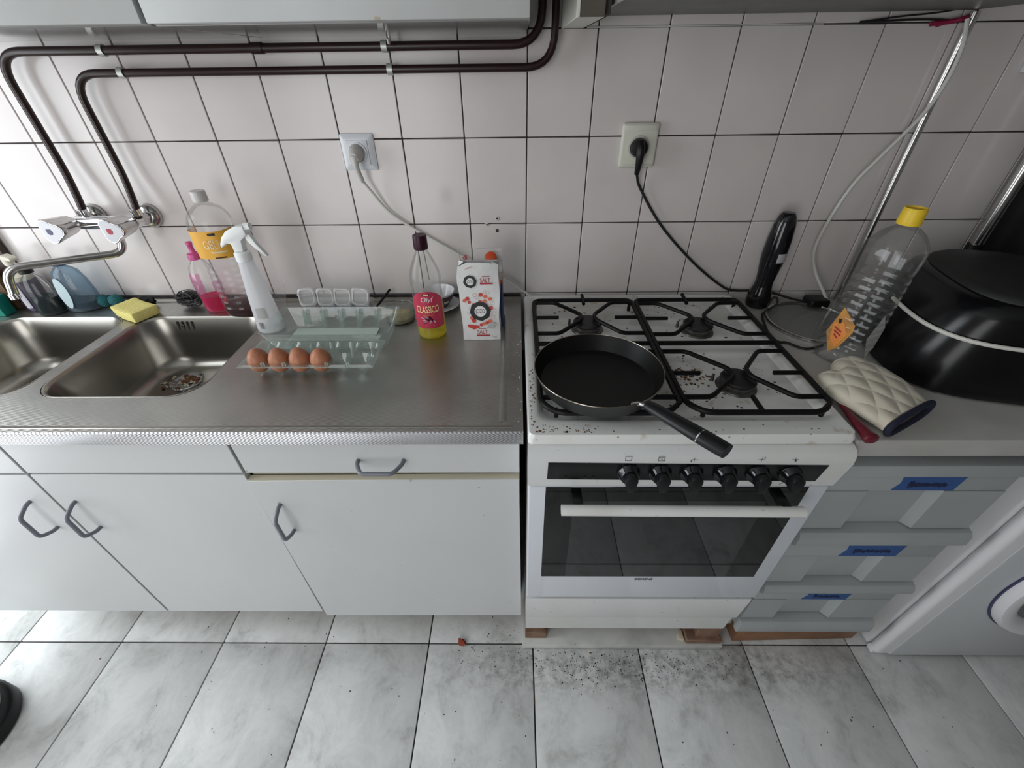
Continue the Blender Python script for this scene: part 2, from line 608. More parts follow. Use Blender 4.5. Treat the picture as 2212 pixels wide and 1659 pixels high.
def catmull(pts, k=6, closed=False):
    P = [Vector(p) for p in pts]
    out = []
    n = len(P)
    rng = range(n if closed else n - 1)
    for i in rng:
        p0 = P[(i - 1) % n] if closed or i > 0 else P[0] * 2 - P[1]
        p1, p2 = P[i], P[(i + 1) % n]
        p3 = P[(i + 2) % n] if closed or i + 2 < n else P[-1] * 2 - P[-2]
        for s in range(k):
            t = s / k
            out.append(0.5 * ((2 * p1) + (p2 - p0) * t + (2 * p0 - 5 * p1 + 4 * p2 - p3) * t * t + (3 * p1 - p0 - 3 * p2 + p3) * t ** 3))
    if not closed:
        out.append(P[-1])
    return out


def fillet(pts, r, k=5):
    """polyline with rounded corners"""
    P = [Vector(p) for p in pts]
    out = [P[0]]
    for i in range(1, len(P) - 1):
        a, b, c = P[i - 1], P[i], P[i + 1]
        u, v = (a - b), (c - b)
        rr = min(r, u.length * .48, v.length * .48)
        s, e = b + u.normalized() * rr, b + v.normalized() * rr
        for j in range(k + 1):
            t = j / k
            out.append((1 - t) ** 2 * s + 2 * t * (1 - t) * b + t * t * e)
    out.append(P[-1])
    return out


def tube(pts, r, n=10, bm=None, closed=False, flat=1.0, caps=True):
    """sweep a circle (or ellipse, flat<1) along a path; r may be a list"""
    P = [Vector(p) for p in pts]
    m = len(P)
    bm = bm if bm is not None else bmesh.new()
    tan = []
    for i in range(m):
        if closed:
            t = P[(i + 1) % m] - P[i - 1]
        else:
            t = P[min(i + 1, m - 1)] - P[max(i - 1, 0)]
        tan.append(t.normalized())
    up = Vector((0, 0, 1)) if abs(tan[0].z) < .9 else Vector((0, 1, 0))
    nrm = (up - tan[0] * up.dot(tan[0])).normalized()
    rings = []
    for i in range(m):
        nrm = (nrm - tan[i] * nrm.dot(tan[i])).normalized()
        bi = tan[i].cross(nrm)
        rr = r[i] if isinstance(r, (list, tuple)) else r
        rings.append([bm.verts.new(P[i] + nrm * (rr * flat * math.cos(2 * PI * k / n)) + bi * (rr * math.sin(2 * PI * k / n))) for k in range(n)])
    ring_faces(bm, rings)
    if closed:
        ring_faces(bm, [rings[-1], rings[0]])
    elif caps:
        bm.faces.new(rings[0][::-1])
        bm.faces.new(rings[-1])
    return bm


def prism(poly, axis, a, b, bev=0.0, bm=None, M=None):
    """poly of 2-D points extruded along axis ('x','y','z') from a to b"""
    own = bmesh.new()

    def mp(p, h):
        if axis == 'z':
            return (p[0], p[1], h)
        if axis == 'y':
            return (p[0], h, p[1])
        return (h, p[0], p[1])
    A = [own.verts.new(mp(p, a)) for p in poly]
    B = [own.verts.new(mp(p, b)) for p in poly]
    own.faces.new(A[::-1])
    own.faces.new(B)
    n = len(poly)
    for i in range(n):
        own.faces.new((A[i], A[(i + 1) % n], B[(i + 1) % n], B[i]))
    if bev:
        bmesh.ops.recalc_face_normals(own, faces=own.faces)
        bmesh.ops.bevel(own, geom=[e for e in own.edges], offset=bev, segments=2, profile=.5, affect='EDGES')
    if M is not None:
        bmesh.ops.transform(own, matrix=M, verts=own.verts)
    if bm is None:
        return own
    join(bm, own)
    return bm


def rrect(x0, x1, y0, y1, r, k=6):
    out = []
    for cx, cy, a in ((x1 - r, y1 - r, 0), (x0 + r, y1 - r, PI / 2), (x0 + r, y0 + r, PI), (x1 - r, y0 + r, 1.5 * PI)):
        for i in range(k + 1):
            t = a + PI / 2 * i / k
            out.append((cx + r * math.cos(t), cy + r * math.sin(t)))
    return out


def loft(secs, bm=None, cap0=True, cap1=True):
    bm = bm if bm is not None else bmesh.new()
    rings = [[bm.verts.new(p) for p in s] for s in secs]
    ring_faces(bm, rings)
    if cap0:
        bm.faces.new(rings[0][::-1])
    if cap1:
        bm.faces.new(rings[-1])
    return bm


def text(s, size, m, parent, place, name='lettering', sx=1.0, shear=0.0, bold=0.0, depth=0.0002, align='CENTER'):
    """flat lettering; place(x, z) -> world point, so it can follow a curved label"""
    cu = bpy.data.curves.new('txt', 'FONT')
    cu.body = s
    cu.size = size
    cu.align_x = align
    cu.align_y = 'CENTER'
    cu.shear = shear
    cu.offset = bold
    cu.resolution_u = 3
    ob = bpy.data.objects.new('txt', cu)
    COL.objects.link(ob)
    dg = bpy.context.evaluated_depsgraph_get()
    me = bpy.data.meshes.new_from_object(ob.evaluated_get(dg))
    bpy.data.objects.remove(ob)
    bpy.data.curves.remove(cu)
    bm = bmesh.new()
    bm.from_mesh(me)
    bpy.data.meshes.remove(me)
    if not bm.verts:
        return None
    for v in bm.verts:
        v.co = Vector(place(v.co.x * sx, v.co.y))
    return mk(name, bm, m, parent)


def patch(poly, m, parent, place, name, bm=None, off=None):
    """a filled flat print from 2-D points, placed like text"""
    b = bmesh.new()
    vs_ = [b.verts.new(place(p[0], p[1])) for p in poly]
    f = b.faces.new(vs_)
    bmesh.ops.triangulate(b, faces=[f])
    return mk(name, b, m, parent)


def ngon(cx, cz, r, n=8, a0=None):
    a0 = PI / n if a0 is None else a0
    return [(cx + r * math.cos(a0 + 2 * PI * i / n), cz + r * math.sin(a0 + 2 * PI * i / n)) for i in range(n)]


def on_y(y, cx=0, cz=0):
    return lambda x, z: (cx + x, y, cz + z)


def on_cyl(c, r, a_mid, z0=0):
    """x runs around a cylinder from a_mid (angle of the label's middle)"""
    return lambda x, z: (c[0] + r * math.cos(a_mid + x / r), c[1] + r * math.sin(a_mid + x / r), z0 + z)


def structure(o):
    o['kind'] = 'structure'
    return o


# ------------------------------------------------------------------ room shell
ROWZ = [0.5242, 0.7254, 0.9266, 1.1278, 1.3290, 1.5302, 1.7314]
XL, XR, YB = -1.96, 2.05, -2.85
CEIL = 2.55
wall_back = structure(mk('wall_back', box(XL, XR, 0.004, 0.12, 0, CEIL), 'grout'))
tm = None
for i in range(-13, 13):
    for j in range(1, 6):
        x0, z0, z1 = i * .15, ROWZ[j], ROWZ[j + 1]
        if tm is None:
            t = mk('tile', box(x0 + .0013, x0 + .1487, 0.0, 0.010, z0 + .0013, z1 - .0013, .0012, 1), 'tile', wall_back)
            tm = t.data
            base = t.location - Vector((x0, 0, z0))
        else:
            t = bpy.data.objects.new('tile', tm)
            COL.objects.link(t)
            t.parent = wall_back
            t.location = Vector((x0, 0, z0)) + base
        LOC[t] = LOC[wall_back] + t.location
        t.location.y += random.uniform(-.0004, .0004)
mk('caulk_strip', box(.125, .62, -.0012, .003, 1.5292, 1.5318, .0005, 1), 'caulk', wall_back)

floor = structure(mk('floor', box(XL, XR, YB, 0.12, -0.12, -0.006), 'grout'))
fm = None
for i in range(-8, 7):
    for j in range(-8, 2):
        x0, y0 = .0204 + i * .33, -.587 + j * .33
        if x0 < XL - .3 or x0 > XR or y0 < YB - .3:
            continue
        if fm is None:
            t = mk('floor_tile', box(x0 + .002, x0 + .328, y0 + .002, y0 + .328, -.009, 0, .0016, 2), 'floor_tile', floor)
            fm = t.data
            fbase = t.location - Vector((x0, y0, 0))
        else:
            t = bpy.data.objects.new('floor_tile', fm)
            COL.objects.link(t)
            t.parent = floor
            t.location = Vector((x0, y0, 0)) + fbase

structure(mk('ceiling', box(XL, XR, YB, 0.12, CEIL, CEIL + .1), 'ceiling_paint'))
structure(mk('wall_right', box(XR, XR + .12, YB, 0.12, -.12, CEIL + .1), 'plaster'))
# left wall with the glazed balcony door, wall behind the photographer, its unseen opening placed to suit the fill light
bm = box(XL - .12, XL, YB, -1.18, -.12, CEIL + .1)
box(XL - .12, XL, -.30, .12, -.12, CEIL + .1, bm=bm)
box(XL - .12, XL, -1.18, -.30, 2.25, CEIL + .1, bm=bm)
box(XL - .12, XL, -1.18, -.30, -.12, .03, bm=bm)
structure(mk('wall_left', bm, 'plaster'))
bm = box(XL, -1.8, YB - .12, YB, -.12, CEIL + .1)
box(-.5, XR, YB - .12, YB, -.12, CEIL + .1, bm=bm)
box(-1.8, -.5, YB - .12, YB, 2.3, CEIL + .1, bm=bm)
box(-1.8, -.5, YB - .12, YB, -.12, 0, bm=bm)
structure(mk('wall_front', bm, 'plaster'))
win = structure(mk('window_1', box(XL - .09, XL - .04, -1.18, -1.12, .03, 2.25, .004), 'window_paint'))
for n_, a in (('frame_post', (-.36, -.30, .03, 2.25)), ('frame_rail', (-1.12, -.36, .03, .09)), ('frame_rail', (-1.12, -.36, 1.02, 1.07)), ('frame_rail', (-1.12, -.36, 2.19, 2.25))):
    mk(n_, box(XL - .09, XL - .04, a[0], a[1], a[2], a[3], .004), 'window_paint', win)
for a in ((.09, 1.02), (1.07, 2.19)):
    mk('pane', box(XL - .068, XL - .062, -1.12, -.36, a[0], a[1]), 'window_glass', win)

# ------------------------------------------------------------------ worktop with two sinks
ZC = 0.915
wt = thing('steel_worktop', 'stainless steel worktop with two sink bowls and ribbed surface', 'worktop', (-.8, -.3, .885))
XW0, XW1 = -1.955, -.014
YF, YK = -.587, -.012
bowls = [(-1.071, -.713), (-1.466, -1.107)]
BY0, BY1 = -.471, -.111
bm = new()
loops = [[(XW0, YF + .004), (XW1, YF + .004), (XW1, YK), (XW0, YK)]] + [rrect(a - .004, b + .004, BY0 - .004, BY1 + .004, .064, 8) for a, b in bowls]
edges = []
for lp in loops:
    vs_ = [bm.verts.new((p[0], p[1], ZC)) for p in lp]
    edges += [bm.edges.new((vs_[i], vs_[(i + 1) % len(vs_)])) for i in range(len(vs_))]
bmesh.ops.triangle_fill(bm, edges=edges, use_beauty=True, use_dissolve=False)
mk('top_sheet', bm, 'steel', wt)
mk('front_edge', prism([(YF + .004, ZC + .0005), (YF + .001, ZC - .001), (YF, ZC - .004), (YF, .886), (YF + .002, .884), (YF + .012, .884), (YF + .012, ZC - .004)], 'x', XW0, XW1), 'steel_edge', wt)
mk('drip_groove', prism([(-.5725, ZC), (-.5705, ZC + .0012), (-.5665, ZC + .0012), (-.5645, ZC)], 'x', XW0, XW1 - .02), 'steel_bowl', wt)
mk('end_ridge', prism([(-.062, ZC), (-.058, ZC + .0016), (-.050, ZC + .0016), (-.046, ZC)], 'y', -.555, -.06), 'steel', wt)
mk('back_lip', prism([(-.030, ZC), (-.024, ZC + .0045), (-.012, ZC + .006), (-.003, ZC + .006), (-.003, ZC - .01), (-.03, ZC - .01)], 'x', XW0, XW1), 'steel_bowl', wt)
mk('seal_strip', box(XW0, XW1, -.003, .0, ZC, .926), 'grout', wt)
for bi, (a, b) in enumerate(bowls):
    secs = []
    for ins, z, r in ((-.004, ZC, .068), (-.002, ZC + .0012, .066), (.001, ZC - .001, .064), (.004, ZC - .008, .062), (.012, .86, .07), (.020, .80, .075), (.025, .785, .074), (.034, .774, .070), (.048, .7675, .062), (.066, .7655, .055), (.10, .765, .045)):
        secs.append([(p[0], p[1], z) for p in rrect(a + ins, b - ins, BY0 + ins, BY1 - ins, r, 8)])
    bo = mk('sink_bowl', loft(secs, cap0=False), 'steel_bowl', wt, ang=1.3)
    cx, cy = ((-.957, -.215) if bi == 0 else (-1.33, -.22))
    dr = mk('drain', lathe([(.0, .7654), (.028, .7654), (.034, .768), (.041, .7678), (.043, .7655)], (cx, cy, 0), 28), 'steel_edge', bo)
    if bi == 0:
        for k in range(4):
            xx = -.982 + k * .0135
            mk('overflow_slot', box(xx - .0028, xx + .0028, BY1 - .0103, BY1 - .004, .876, .902, .0026, 2), 'dark_gap', bo)
        mk('overflow_screw', lathe([(0, 0), (.004, 0), (.003, .003), (0, .0035)], (0, 0, 0), 12, M=Matrix.Translation((-.9685, BY1 - .0095, .89)) @ Matrix.Rotation(PI / 2, 4, 'X')), 'chrome', bo)

# food scraps in the drain: heaped bits nobody could count
def crumbs(name, label, cat, m, pts, smin, smax, flat=0.5, parent=None):
    b = bmesh.new()
    for (x, y, z) in pts:
        s = random.uniform(smin, smax)
        a = random.uniform(0, PI)
        e = random.uniform(.5, 1.0)
        vv = []
        for k in range(5):
            t = a + 2 * PI * k / 5
            rr = s * random.uniform(.55, 1)
            px, py = rr * math.cos(t), rr * e * math.sin(t)
            vv.append(b.verts.new((x + px * math.cos(a) - py * math.sin(a), y + px * math.sin(a) + py * math.cos(a), z)))
        top = b.verts.new((x, y, z + s * flat))
        for k in range(5):
            b.faces.new((vv[k], vv[(k + 1) % 5], top))
        b.faces.new(vv[::-1])
    o = mk(name, b, m, parent, kind='stuff')
    if parent is None:
        tag(o, label, cat)
    return o


g = random.gauss
crumbs('food_scraps', 'pale food scraps heaped in the drain of the right sink', 'food scraps', 'crumb_pale', [(-.957 + g(0, .022), -.222 + g(0, .016), .7690) for _ in range(60)], .003, .008)
crumbs('onion_skins', 'brown food peelings lying in the right sink bowl', 'peelings', 'crumb_brown', [(-.950 + g(0, .018), -.212 + g(0, .012), .7692) for _ in range(14)] + [(-1.0, -.25, .7682), (-.94, -.205, .772)], .006, .014)

# ------------------------------------------------------------------ base cabinets
YD0, YD1 = -.572, -.556   # door faces


def handle(parent, p0, p1, out=.037):
    a, b = Vector(p0), Vector(p1)
    d = (b - a).normalized() * .016
    q = Vector((0, -out, 0))
    return mk('handle', tube(fillet([a + Vector((0, .004, 0)), a + q * .30, a + q + d * .9, b + q - d * .9, b + q * .30, b + Vector((0, .004, 0))], .009), .0045, 10), 'grey_plastic_handle', parent, label='grey bow handle')


def cabinet(x0, x1, label, door_dz=0.0, swing=0.0, has_handle=True, hx=None, drawer_handle=None, top=.883):
    t = thing('base_cabinet', label, 'cabinet', ((x0 + x1) / 2, -.28, 0), 'white base cabinets under the steel worktop')
    bm = new()
    for a in ((x0 + .001, x0 + .017, -.555, -.03, .17, top), (x1 - .017, x1 - .001, -.555, -.03, .17, top), (x0 + .017, x1 - .017, -.555, -.03, .17, .186), (x0 + .017, x1 - .017, -.05, -.034, .186, top), (x0 + .017, x1 - .017, -.555, -.52, .76, .80)):
        box(*a, bm=bm)
    mk('carcass', bm, 'cream_edge', t)
    mk('plinth', box(x0, x1, -.43, -.415, .0, .169), 'dark_gap', t)
    d = mk('drawer_front', box(x0 + .002, x1 - .002, YD0, YD1, .787, .882, .0012, 1), 'white_laminate', t)
    if drawer_handle:
        handle(d, (drawer_handle[0], YD0, drawer_handle[2]), (drawer_handle[1], YD0, drawer_handle[2]))
    # a sagging door hangs turned in its own plane and a little proud
    M = Matrix.Translation((x1, -.004, .76)) @ Matrix.Rotation(-swing, 4, 'Y') @ Matrix.Translation((-x1, 0, -.76)) if swing else Matrix.Identity(4)
    dd = mk('door', box(x0 + (-.002 if swing else .002), x1 - .002, YD0, YD1, .178 + door_dz, .782 + min(0, door_dz), .001, 1, M=M), 'white_laminate', t)
    if swing:
        mk('edge_band', box(x0 - .002, x1 - .002, YD0 + .001, YD1 - .0002, .7821 + min(0, door_dz), .7826 + min(0, door_dz), M=M), 'cream_edge', dd)
    if has_handle:
        p0, p1 = M @ Vector((hx, YD0, .693)), M @ Vector((hx, YD0, .597))
        handle(dd, p0, p1)
    return t


cabinet(-.600, -.020, 'white cabinet next to the stove with a bow handle on its drawer', -.010, .010, True, -.558, (-.351, -.258, .826))
cabinet(-1.067, -.602, 'white base cabinet in the middle under the right sink bowl', 0, 0, True, -1.022, top=.755)
cabinet(-1.640, -1.069, 'leftmost white base cabinet under the left sink bowl', 0, 0, True, -1.126, top=.755)
for nm, x, lab in (('eggshell_piece', -1.15, 'small reddish scrap on the floor under the middle cabinet'), ('onion_scrap', -.985, 'reddish onion skin scrap poking out under the middle cabinet')):
    b = new()
    for k in range(3):
        prism([(x + g(0, .008) + .02 * math.cos(q), -.478 + .010 * math.sin(q + k)) for q in (0, 1.4, 2.7, 4.1, 5.2)], 'z', .001 + k * .004, .004 + k * .005, bm=b)
    tag(mk(nm, b, 'shell_red'), lab, 'food scrap')
b = new()
for k in range(3):
    prism([(-.205 + .013 * math.cos(q + k), -.585 + .011 * math.sin(q + .5 * k)) for q in (0, 1.4, 2.7, 4.1, 5.2)], 'z', .0005 + k * .004, .004 + k * .005, bm=b)
tag(mk('eggshell', b, 'shell_red'), 'reddish eggshell scrap on the floor grout line by the cabinet', 'food scrap')

# ------------------------------------------------------------------ upper cabinets
ZU, YU = 1.521, -.372
for (x0, x1, lab) in ((-.559, -.004, 'white wall cabinet left of the range hood casing'), (-1.25, -.565, 'white wall cabinet at the upper left above the tap pipes')):
    t = thing('wall_cabinet', lab, 'cabinet', ((x0 + x1) / 2, -.18, ZU), 'white wall cabinets')
    mk('carcass', box(x0, x1, YU + .018, -.002, ZU + .010, ZU + .62, .001, 1), 'upper_laminate', t)
    mk('bottom_panel', box(x0, x1, YU + .019, -.002, ZU, ZU + .010, .001, 1), 'melamine_gloss', t)
    mk('door', box(x0 + .001, x1 - .001, YU, YU + .017, ZU + .002, ZU + .62, .0015, 2), 'upper_laminate', t)
tag(mk('cup_hook', tube(fillet([(-.285, -.05, 1.5208), (-.285, -.05, 1.511), (-.285, -.062, 1.506), (-.285, -.064, 1.515)], .004), .0028, 8), 'cap_white'), 'small white hook under the wall cabinet', 'hook')

# boxed-in duct beside the hood
t = thing('duct_casing', 'narrow white and brown boxed casing left of the range hood', 'casing', (.095, -.14, 1.528))
mk('side_panel', box(.070, .0765, -.285, -.002, 1.528, 2.2, .001, 1), 'hood_white', t)
mk('front_panel', box(.0765, .116, -.284, -.276, 1.529, 2.2, .001, 1), 'casing_brown', t)
mk('bottom_panel', box(.0765, .116, -.276, -.002, 1.529, 1.537), 'hood_white', t)
mk('gap_shade_strip', box(.116, .127, -.27, -.002, 1.532, 2.2), 'dark_gap', t)  # shade in the gap beside the hood, painted as a dark strip

t = thing('range_hood', 'dark grey range hood above the stove', 'range hood', (.53, -.2, 1.546))
mk('filter_panel', box(.137, .91, -.44, -.004, 1.548, 1.560, .002), 'hood_dark', t)
mk('rim', prism([(.134, 1.546), (.1385, 1.546), (.1385, 1.60), (.134, 1.60)], 'y', -.44, -.004), 'grey_white_plastic', t)
mk('shell', prism([(-.45, 1.550), (-.004, 1.560), (-.004, 1.72), (-.25, 1.72), (-.45, 1.62)], 'x', .140, .91), 'hood_white', t)
mk('end_cap', prism([(.91, 1.552), (.955, 1.556), (.965, 1.58), (.965, 1.72), (.91, 1.72)], 'y', -.40, -.004), 'hood_dark', t)

# ------------------------------------------------------------------ brown pipes and clamps
t = thing('water_pipe', 'dark brown upper water pipe running along the tiled wall', 'pipe', (-.6, -.03, 1.503))
p1 = fillet([(-1.128, -.055, 1.166), (-1.128, -.046, 1.20), (-1.135, -.030, 1.27), (-1.140, -.030, 1.503), (.028, -.030, 1.503), (.034, -.030, 2.3)], .06, 8)
mk('tube', tube(p1, .0085, 14), 'pipe_paint', t)
mk('coupling', tube([(-.585, -.03, 1.503), (-.560, -.03, 1.503)], .0105, 14), 'pipe_paint', t)
t2 = thing('water_pipe', 'dark reddish-brown lower water pipe just below the upper one', 'pipe', (-.5, -.03, 1.464))
p2 = fillet([(-.990, -.055, 1.166), (-.990, -.046, 1.20), (-.996, -.030, 1.26), (-1.000, -.030, 1.464), (.055, -.030, 1.464), (.062, -.030, 2.3)], .06, 8)
mk('tube', tube(p2, .0080, 14), 'pipe_paint', t2)
for tt, x, z in ((t, -.905, 1.503), (t2, -.883, 1.464), (t, -.302, 1.503), (t2, -.297, 1.464)):
    b = tube([(x - .006, -.03, z), (x + .006, -.03, z)], .0108, 14)
    box(x - .006, x + .006, -.02, -.001, z - .004, z + .004, bm=b)
    mk('clamp', b, 'clamp', tt, label='grey pipe clamp')

# ------------------------------------------------------------------ wall tap
t = thing('wall_tap', 'chrome wall-mounted mixer tap with blue and red knobs', 'tap', (-1.07, -.04, 1.10))
TZ = 1.158
for x, nm in ((-1.150, 'l'), (-1.003, 'r')):
    mk('flange', lathe([(0, 0), (.031, 0), (.031, .003), (.026, .012), (.016, .018), (.012, .018), (0, .018)], (0, 0, 0), 28, M=Matrix.Translation((x, -.001, TZ)) @ Matrix.Rotation(PI / 2, 4, 'X')), 'chrome_worn', t)
    mk('union_nut', lathe([(.0, .016), (.012, .016), (.0165, .020), (.0165, .040), (.013, .046), (0, .046)], (0, 0, 0), 6, M=Matrix.Translation((x, 0, TZ)) @ Matrix.Rotation(PI / 2, 4, 'X')), 'chrome_worn', t)
    mk('elbow_cover', tube([(x + (.022 if nm == 'l' else .013), -.054, TZ + .014), (x + (.022 if nm == 'l' else .013), -.055, TZ + .03)], .012, 14), 'chrome', t)
mk('valve_body', tube(fillet([(-1.150, -.046, TZ), (-1.150, -.066, TZ), (-1.003, -.066, TZ), (-1.003, -.046, TZ)], .012, 5), .0155, 18), 'chrome', t)
for x, mm in ((-1.150, 'washer_blue'), (-1.003, 'print_red')):
    secs = []
    for y, s in ((-.070, .016), (-.078, .021), (-.098, .023), (-.118, .025), (-.134, .027), (-.138, .0255)):
        ring = []
        for k in range(24):
            a = 2 * PI * k / 24
            rr = s * (1 + .20 * math.cos(3 * (a - PI / 2 - .6)) * min(1, (s - .012) * 70))
            ring.append((x + rr * math.cos(a), y, TZ + rr * math.sin(a)))
        secs.append(ring)
    kn = mk('knob', loft(secs), 'chrome_worn', t)
    mk('face', prism([(x + .0235 * (1 + .20 * math.cos(3 * (q - PI / 2 - .6))) * math.cos(q), TZ + .0235 * (1 + .20 * math.cos(3 * (q - PI / 2 - .6))) * math.sin(q)) for q in [2 * PI * k / 30 for k in range(30)]], 'y', -.1388, -.1375), 'knob_face', kn)
    mk('marker', prism([(x - .003 + .008 * math.cos(a) * (1.3 if k == 0 else .9), TZ + .008 * math.sin(a)) for k, a in enumerate((.6 + PI / 2, .6 + PI / 2 + 1.3, .6 + PI / 2 + 2.1, .6 - PI / 2, .6 - PI / 2 + 1.0, .6 - PI / 2 + 1.9))], 'y', -.1394, -.1385), mm, kn)
sp = fillet([(-1.058, -.066, TZ - .008), (-1.060, -.068, 1.082), (-1.235, -.215, 1.098), (-1.247, -.226, 1.030)], .04, 8)
mk('spout', tube(sp, .0095, 16), 'chrome_worn', t)
mk('aerator', tube([(-1.2467, -.2255, 1.040), (-1.247, -.226, 1.026)], .0105, 16), 'chrome', t)

# ------------------------------------------------------------------ sockets, plugs, cords
t = thing('wall_socket', 'square white wall socket left, with a grey plug in it', 'socket', (-.409, -.006, 1.30))
b = loft([[(p[0], y, p[1]) for p in rrect(-.450 + i, -.369 - i, 1.262 + i, 1.342 - i, .004, 3)] for i, y in ((0, -.0002), (.0005, -.004), (.010, -.010))])
mk('frame', b, 'white_plastic', t)
mk('insert', box(-.436, -.383, -.0125, -.008, 1.275, 1.329, .003), 'white_plastic', t)
mk('socket_ring', lathe([(.0225, 0), (.0225, .003), (.0205, .003), (.0195, -.003), (0, -.003)], (0, 0, 0), 28, cap0=False, M=Matrix.Translation((-.410, -.0125, 1.302)) @ Matrix.Rotation(PI / 2, 4, 'X')), 'white_plastic', t)
t = thing('power_cord', 'white power cord hanging from the left wall socket', 'cord', (-.41, -.03, 1.25))
pl = mk('plug', loft([[(-.411 + s * .0165 * math.cos(a), y, zz + s * .019 * math.sin(a)) for a in [2 * PI * k / 16 for k in range(16)]] for y, s, zz in ((-.013, 1, 1.302), (-.028, 1, 1.301), (-.038, .85, 1.298), (-.046, .6, 1.294))]), 'grey_white_plastic', t)
mk('strain_relief', tube(catmull([(-.411, -.040, 1.298), (-.410, -.044, 1.278), (-.408, -.036, 1.256), (-.406, -.030, 1.240)], 5), [.012, .0105, .009, .008, .0075, .007, .0065, .0055, .0065, .0055, .0065, .0055, .0062, .005, .0055, .0045], 12), 'grey_white_plastic', pl)
mk('cable', tube(catmull([(-.406, -.030, 1.242), (-.394, -.022, 1.219), (-.358, -.012, 1.163), (-.293, -.010, 1.114), (-.223, -.010, 1.071), (-.187, -.010, 1.049), (-.120, -.012, 1.012), (-.054, -.010, .974), (.008, -.012, .928), (.020, -.013, .921)], 6), .0036, 8), 'cable_white', t)

t = thing('wall_socket', 'tall ivory wall socket right, with a black plug in it', 'socket', (.268, -.006, 1.31))
mk('frame', box(.2245, .3115, -.012, -.0002, 1.2625, 1.3575, .006, 3), 'ivory_plastic', t)
mk('top_bar', box(.232, .304, -.0138, -.011, 1.341, 1.353, .002), 'ivory_plastic', t)
mk('bottom_bar', box(.232, .304, -.0138, -.011, 1.267, 1.271, .001), 'ivory_plastic', t)
mk('socket_ring', lathe([(.0245, 0), (.0245, .003), (.021, .003), (.020, -.002), (0, -.002)], (0, 0, 0), 28, cap0=False, M=Matrix.Translation((.267, -.0135, 1.307)) @ Matrix.Rotation(PI / 2, 4, 'X')), 'grey_white_plastic', t)
t = thing('power_cord', 'black power cord hanging from the ivory wall socket', 'cord', (.267, -.03, 1.26))
pl = mk('plug', lathe([(.0205, 0), (.0205, .012), (.018, .018), (.008, .020), (0, .020)], (0, 0, 0), 24, M=Matrix.Translation((.267, -.014, 1.307)) @ Matrix.Rotation(PI / 2, 4, 'X')), 'black_plastic', t)
mk('grip', tube(catmull([(.267, -.034, 1.322), (.267, -.040, 1.300), (.2675, -.038, 1.275), (.268, -.030, 1.252)], 4), [.006, .008, .0095, .010, .010, .010, .009, .0085, .008, .0075, .007, .0065, .006], 12), 'black_plastic', pl)
mk('cable', tube(catmull([(.268, -.030, 1.258), (.272, -.024, 1.245), (.289, -.012, 1.213), (.360, -.009, 1.121), (.470, -.009, 1.019), (.566, -.010, .950), (.606, -.012, .9365), (.66, -.014, .9362), (.70, -.018, .935), (.77, -.045, .922), (.81, -.055, .920)], 6), .0034, 8), 'black_rubber', t)

t = thing('white_cable', 'white cable hanging down beside the chrome pole on the right', 'cable', (.90, -.04, 1.53))
mk('cable', tube(catmull([(.893, -.026, 1.534), (.902, -.036, 1.49), (.903, -.038, 1.434), (.886, -.038, 1.368), (.837, -.034, 1.283), (.804, -.031, 1.222), (.781, -.031, 1.135), (.776, -.031, 1.063), (.798, -.036, 1.005), (.838, -.055, .945), (.852, -.062, .925)], 6), .0042, 8), 'cable_white', t)
b = tube(catmull([(.835, -.008, 1.527), (.87, -.011, 1.530), (.893, -.018, 1.535), (.918, -.012, 1.545)], 5), .0026, 6, flat=1.6)
tube(catmull([(.85, -.007, 1.523), (.88, -.010, 1.531), (.91, -.012, 1.538)], 5), .0018, 6, bm=b)
tag(mk('red_ribbon', b, 'red_tape'), 'crumpled dark red tie at the top of the white cable', 'ribbon')
b = tube(catmull([(.69, -.006, 1.532), (.75, -.007, 1.5335), (.83, -.007, 1.5345), (.915, -.010, 1.530)], 4), .002, 6)
tube(catmull([(.69, -.006, 1.532), (.77, -.008, 1.540), (.85, -.010, 1.546), (.94, -.02, 1.56)], 4), .0015, 6, bm=b)
tag(mk('bent_wire', b, 'black_rubber'), 'thin bent black wire along the wall under the range hood', 'wire')

# chrome poles on the right wall
tag(mk('chrome_pole', tube([(.906, -.022, .9105), (.906, -.022, 1.545)], .0080, 16), 'chrome_worn'), 'thin chrome pole on the wall behind the clear bottle', 'pole')
t = thing('chrome_pole', 'thick chrome pole standing behind the black fryer', 'pole', (1.176, -.055, .906))
mk('tube', tube([(1.176, -.05, .92), (1.176, -.05, 2.0)], .0125, 18), 'chrome_worn', t)
mk('foot', lathe([(0, 0), (.028, 0), (.028, .012), (.017, .018), (.017, .17), (0, .17)], (1.176, -.05, .9105), 18), 'black_plastic', t)
tag(mk('wall_switch', box(1.080, 1.16, -.014, -.0002, 1.442, 1.53, .004), 'white_plastic'), 'white wall switch box at the upper right edge', 'switch')
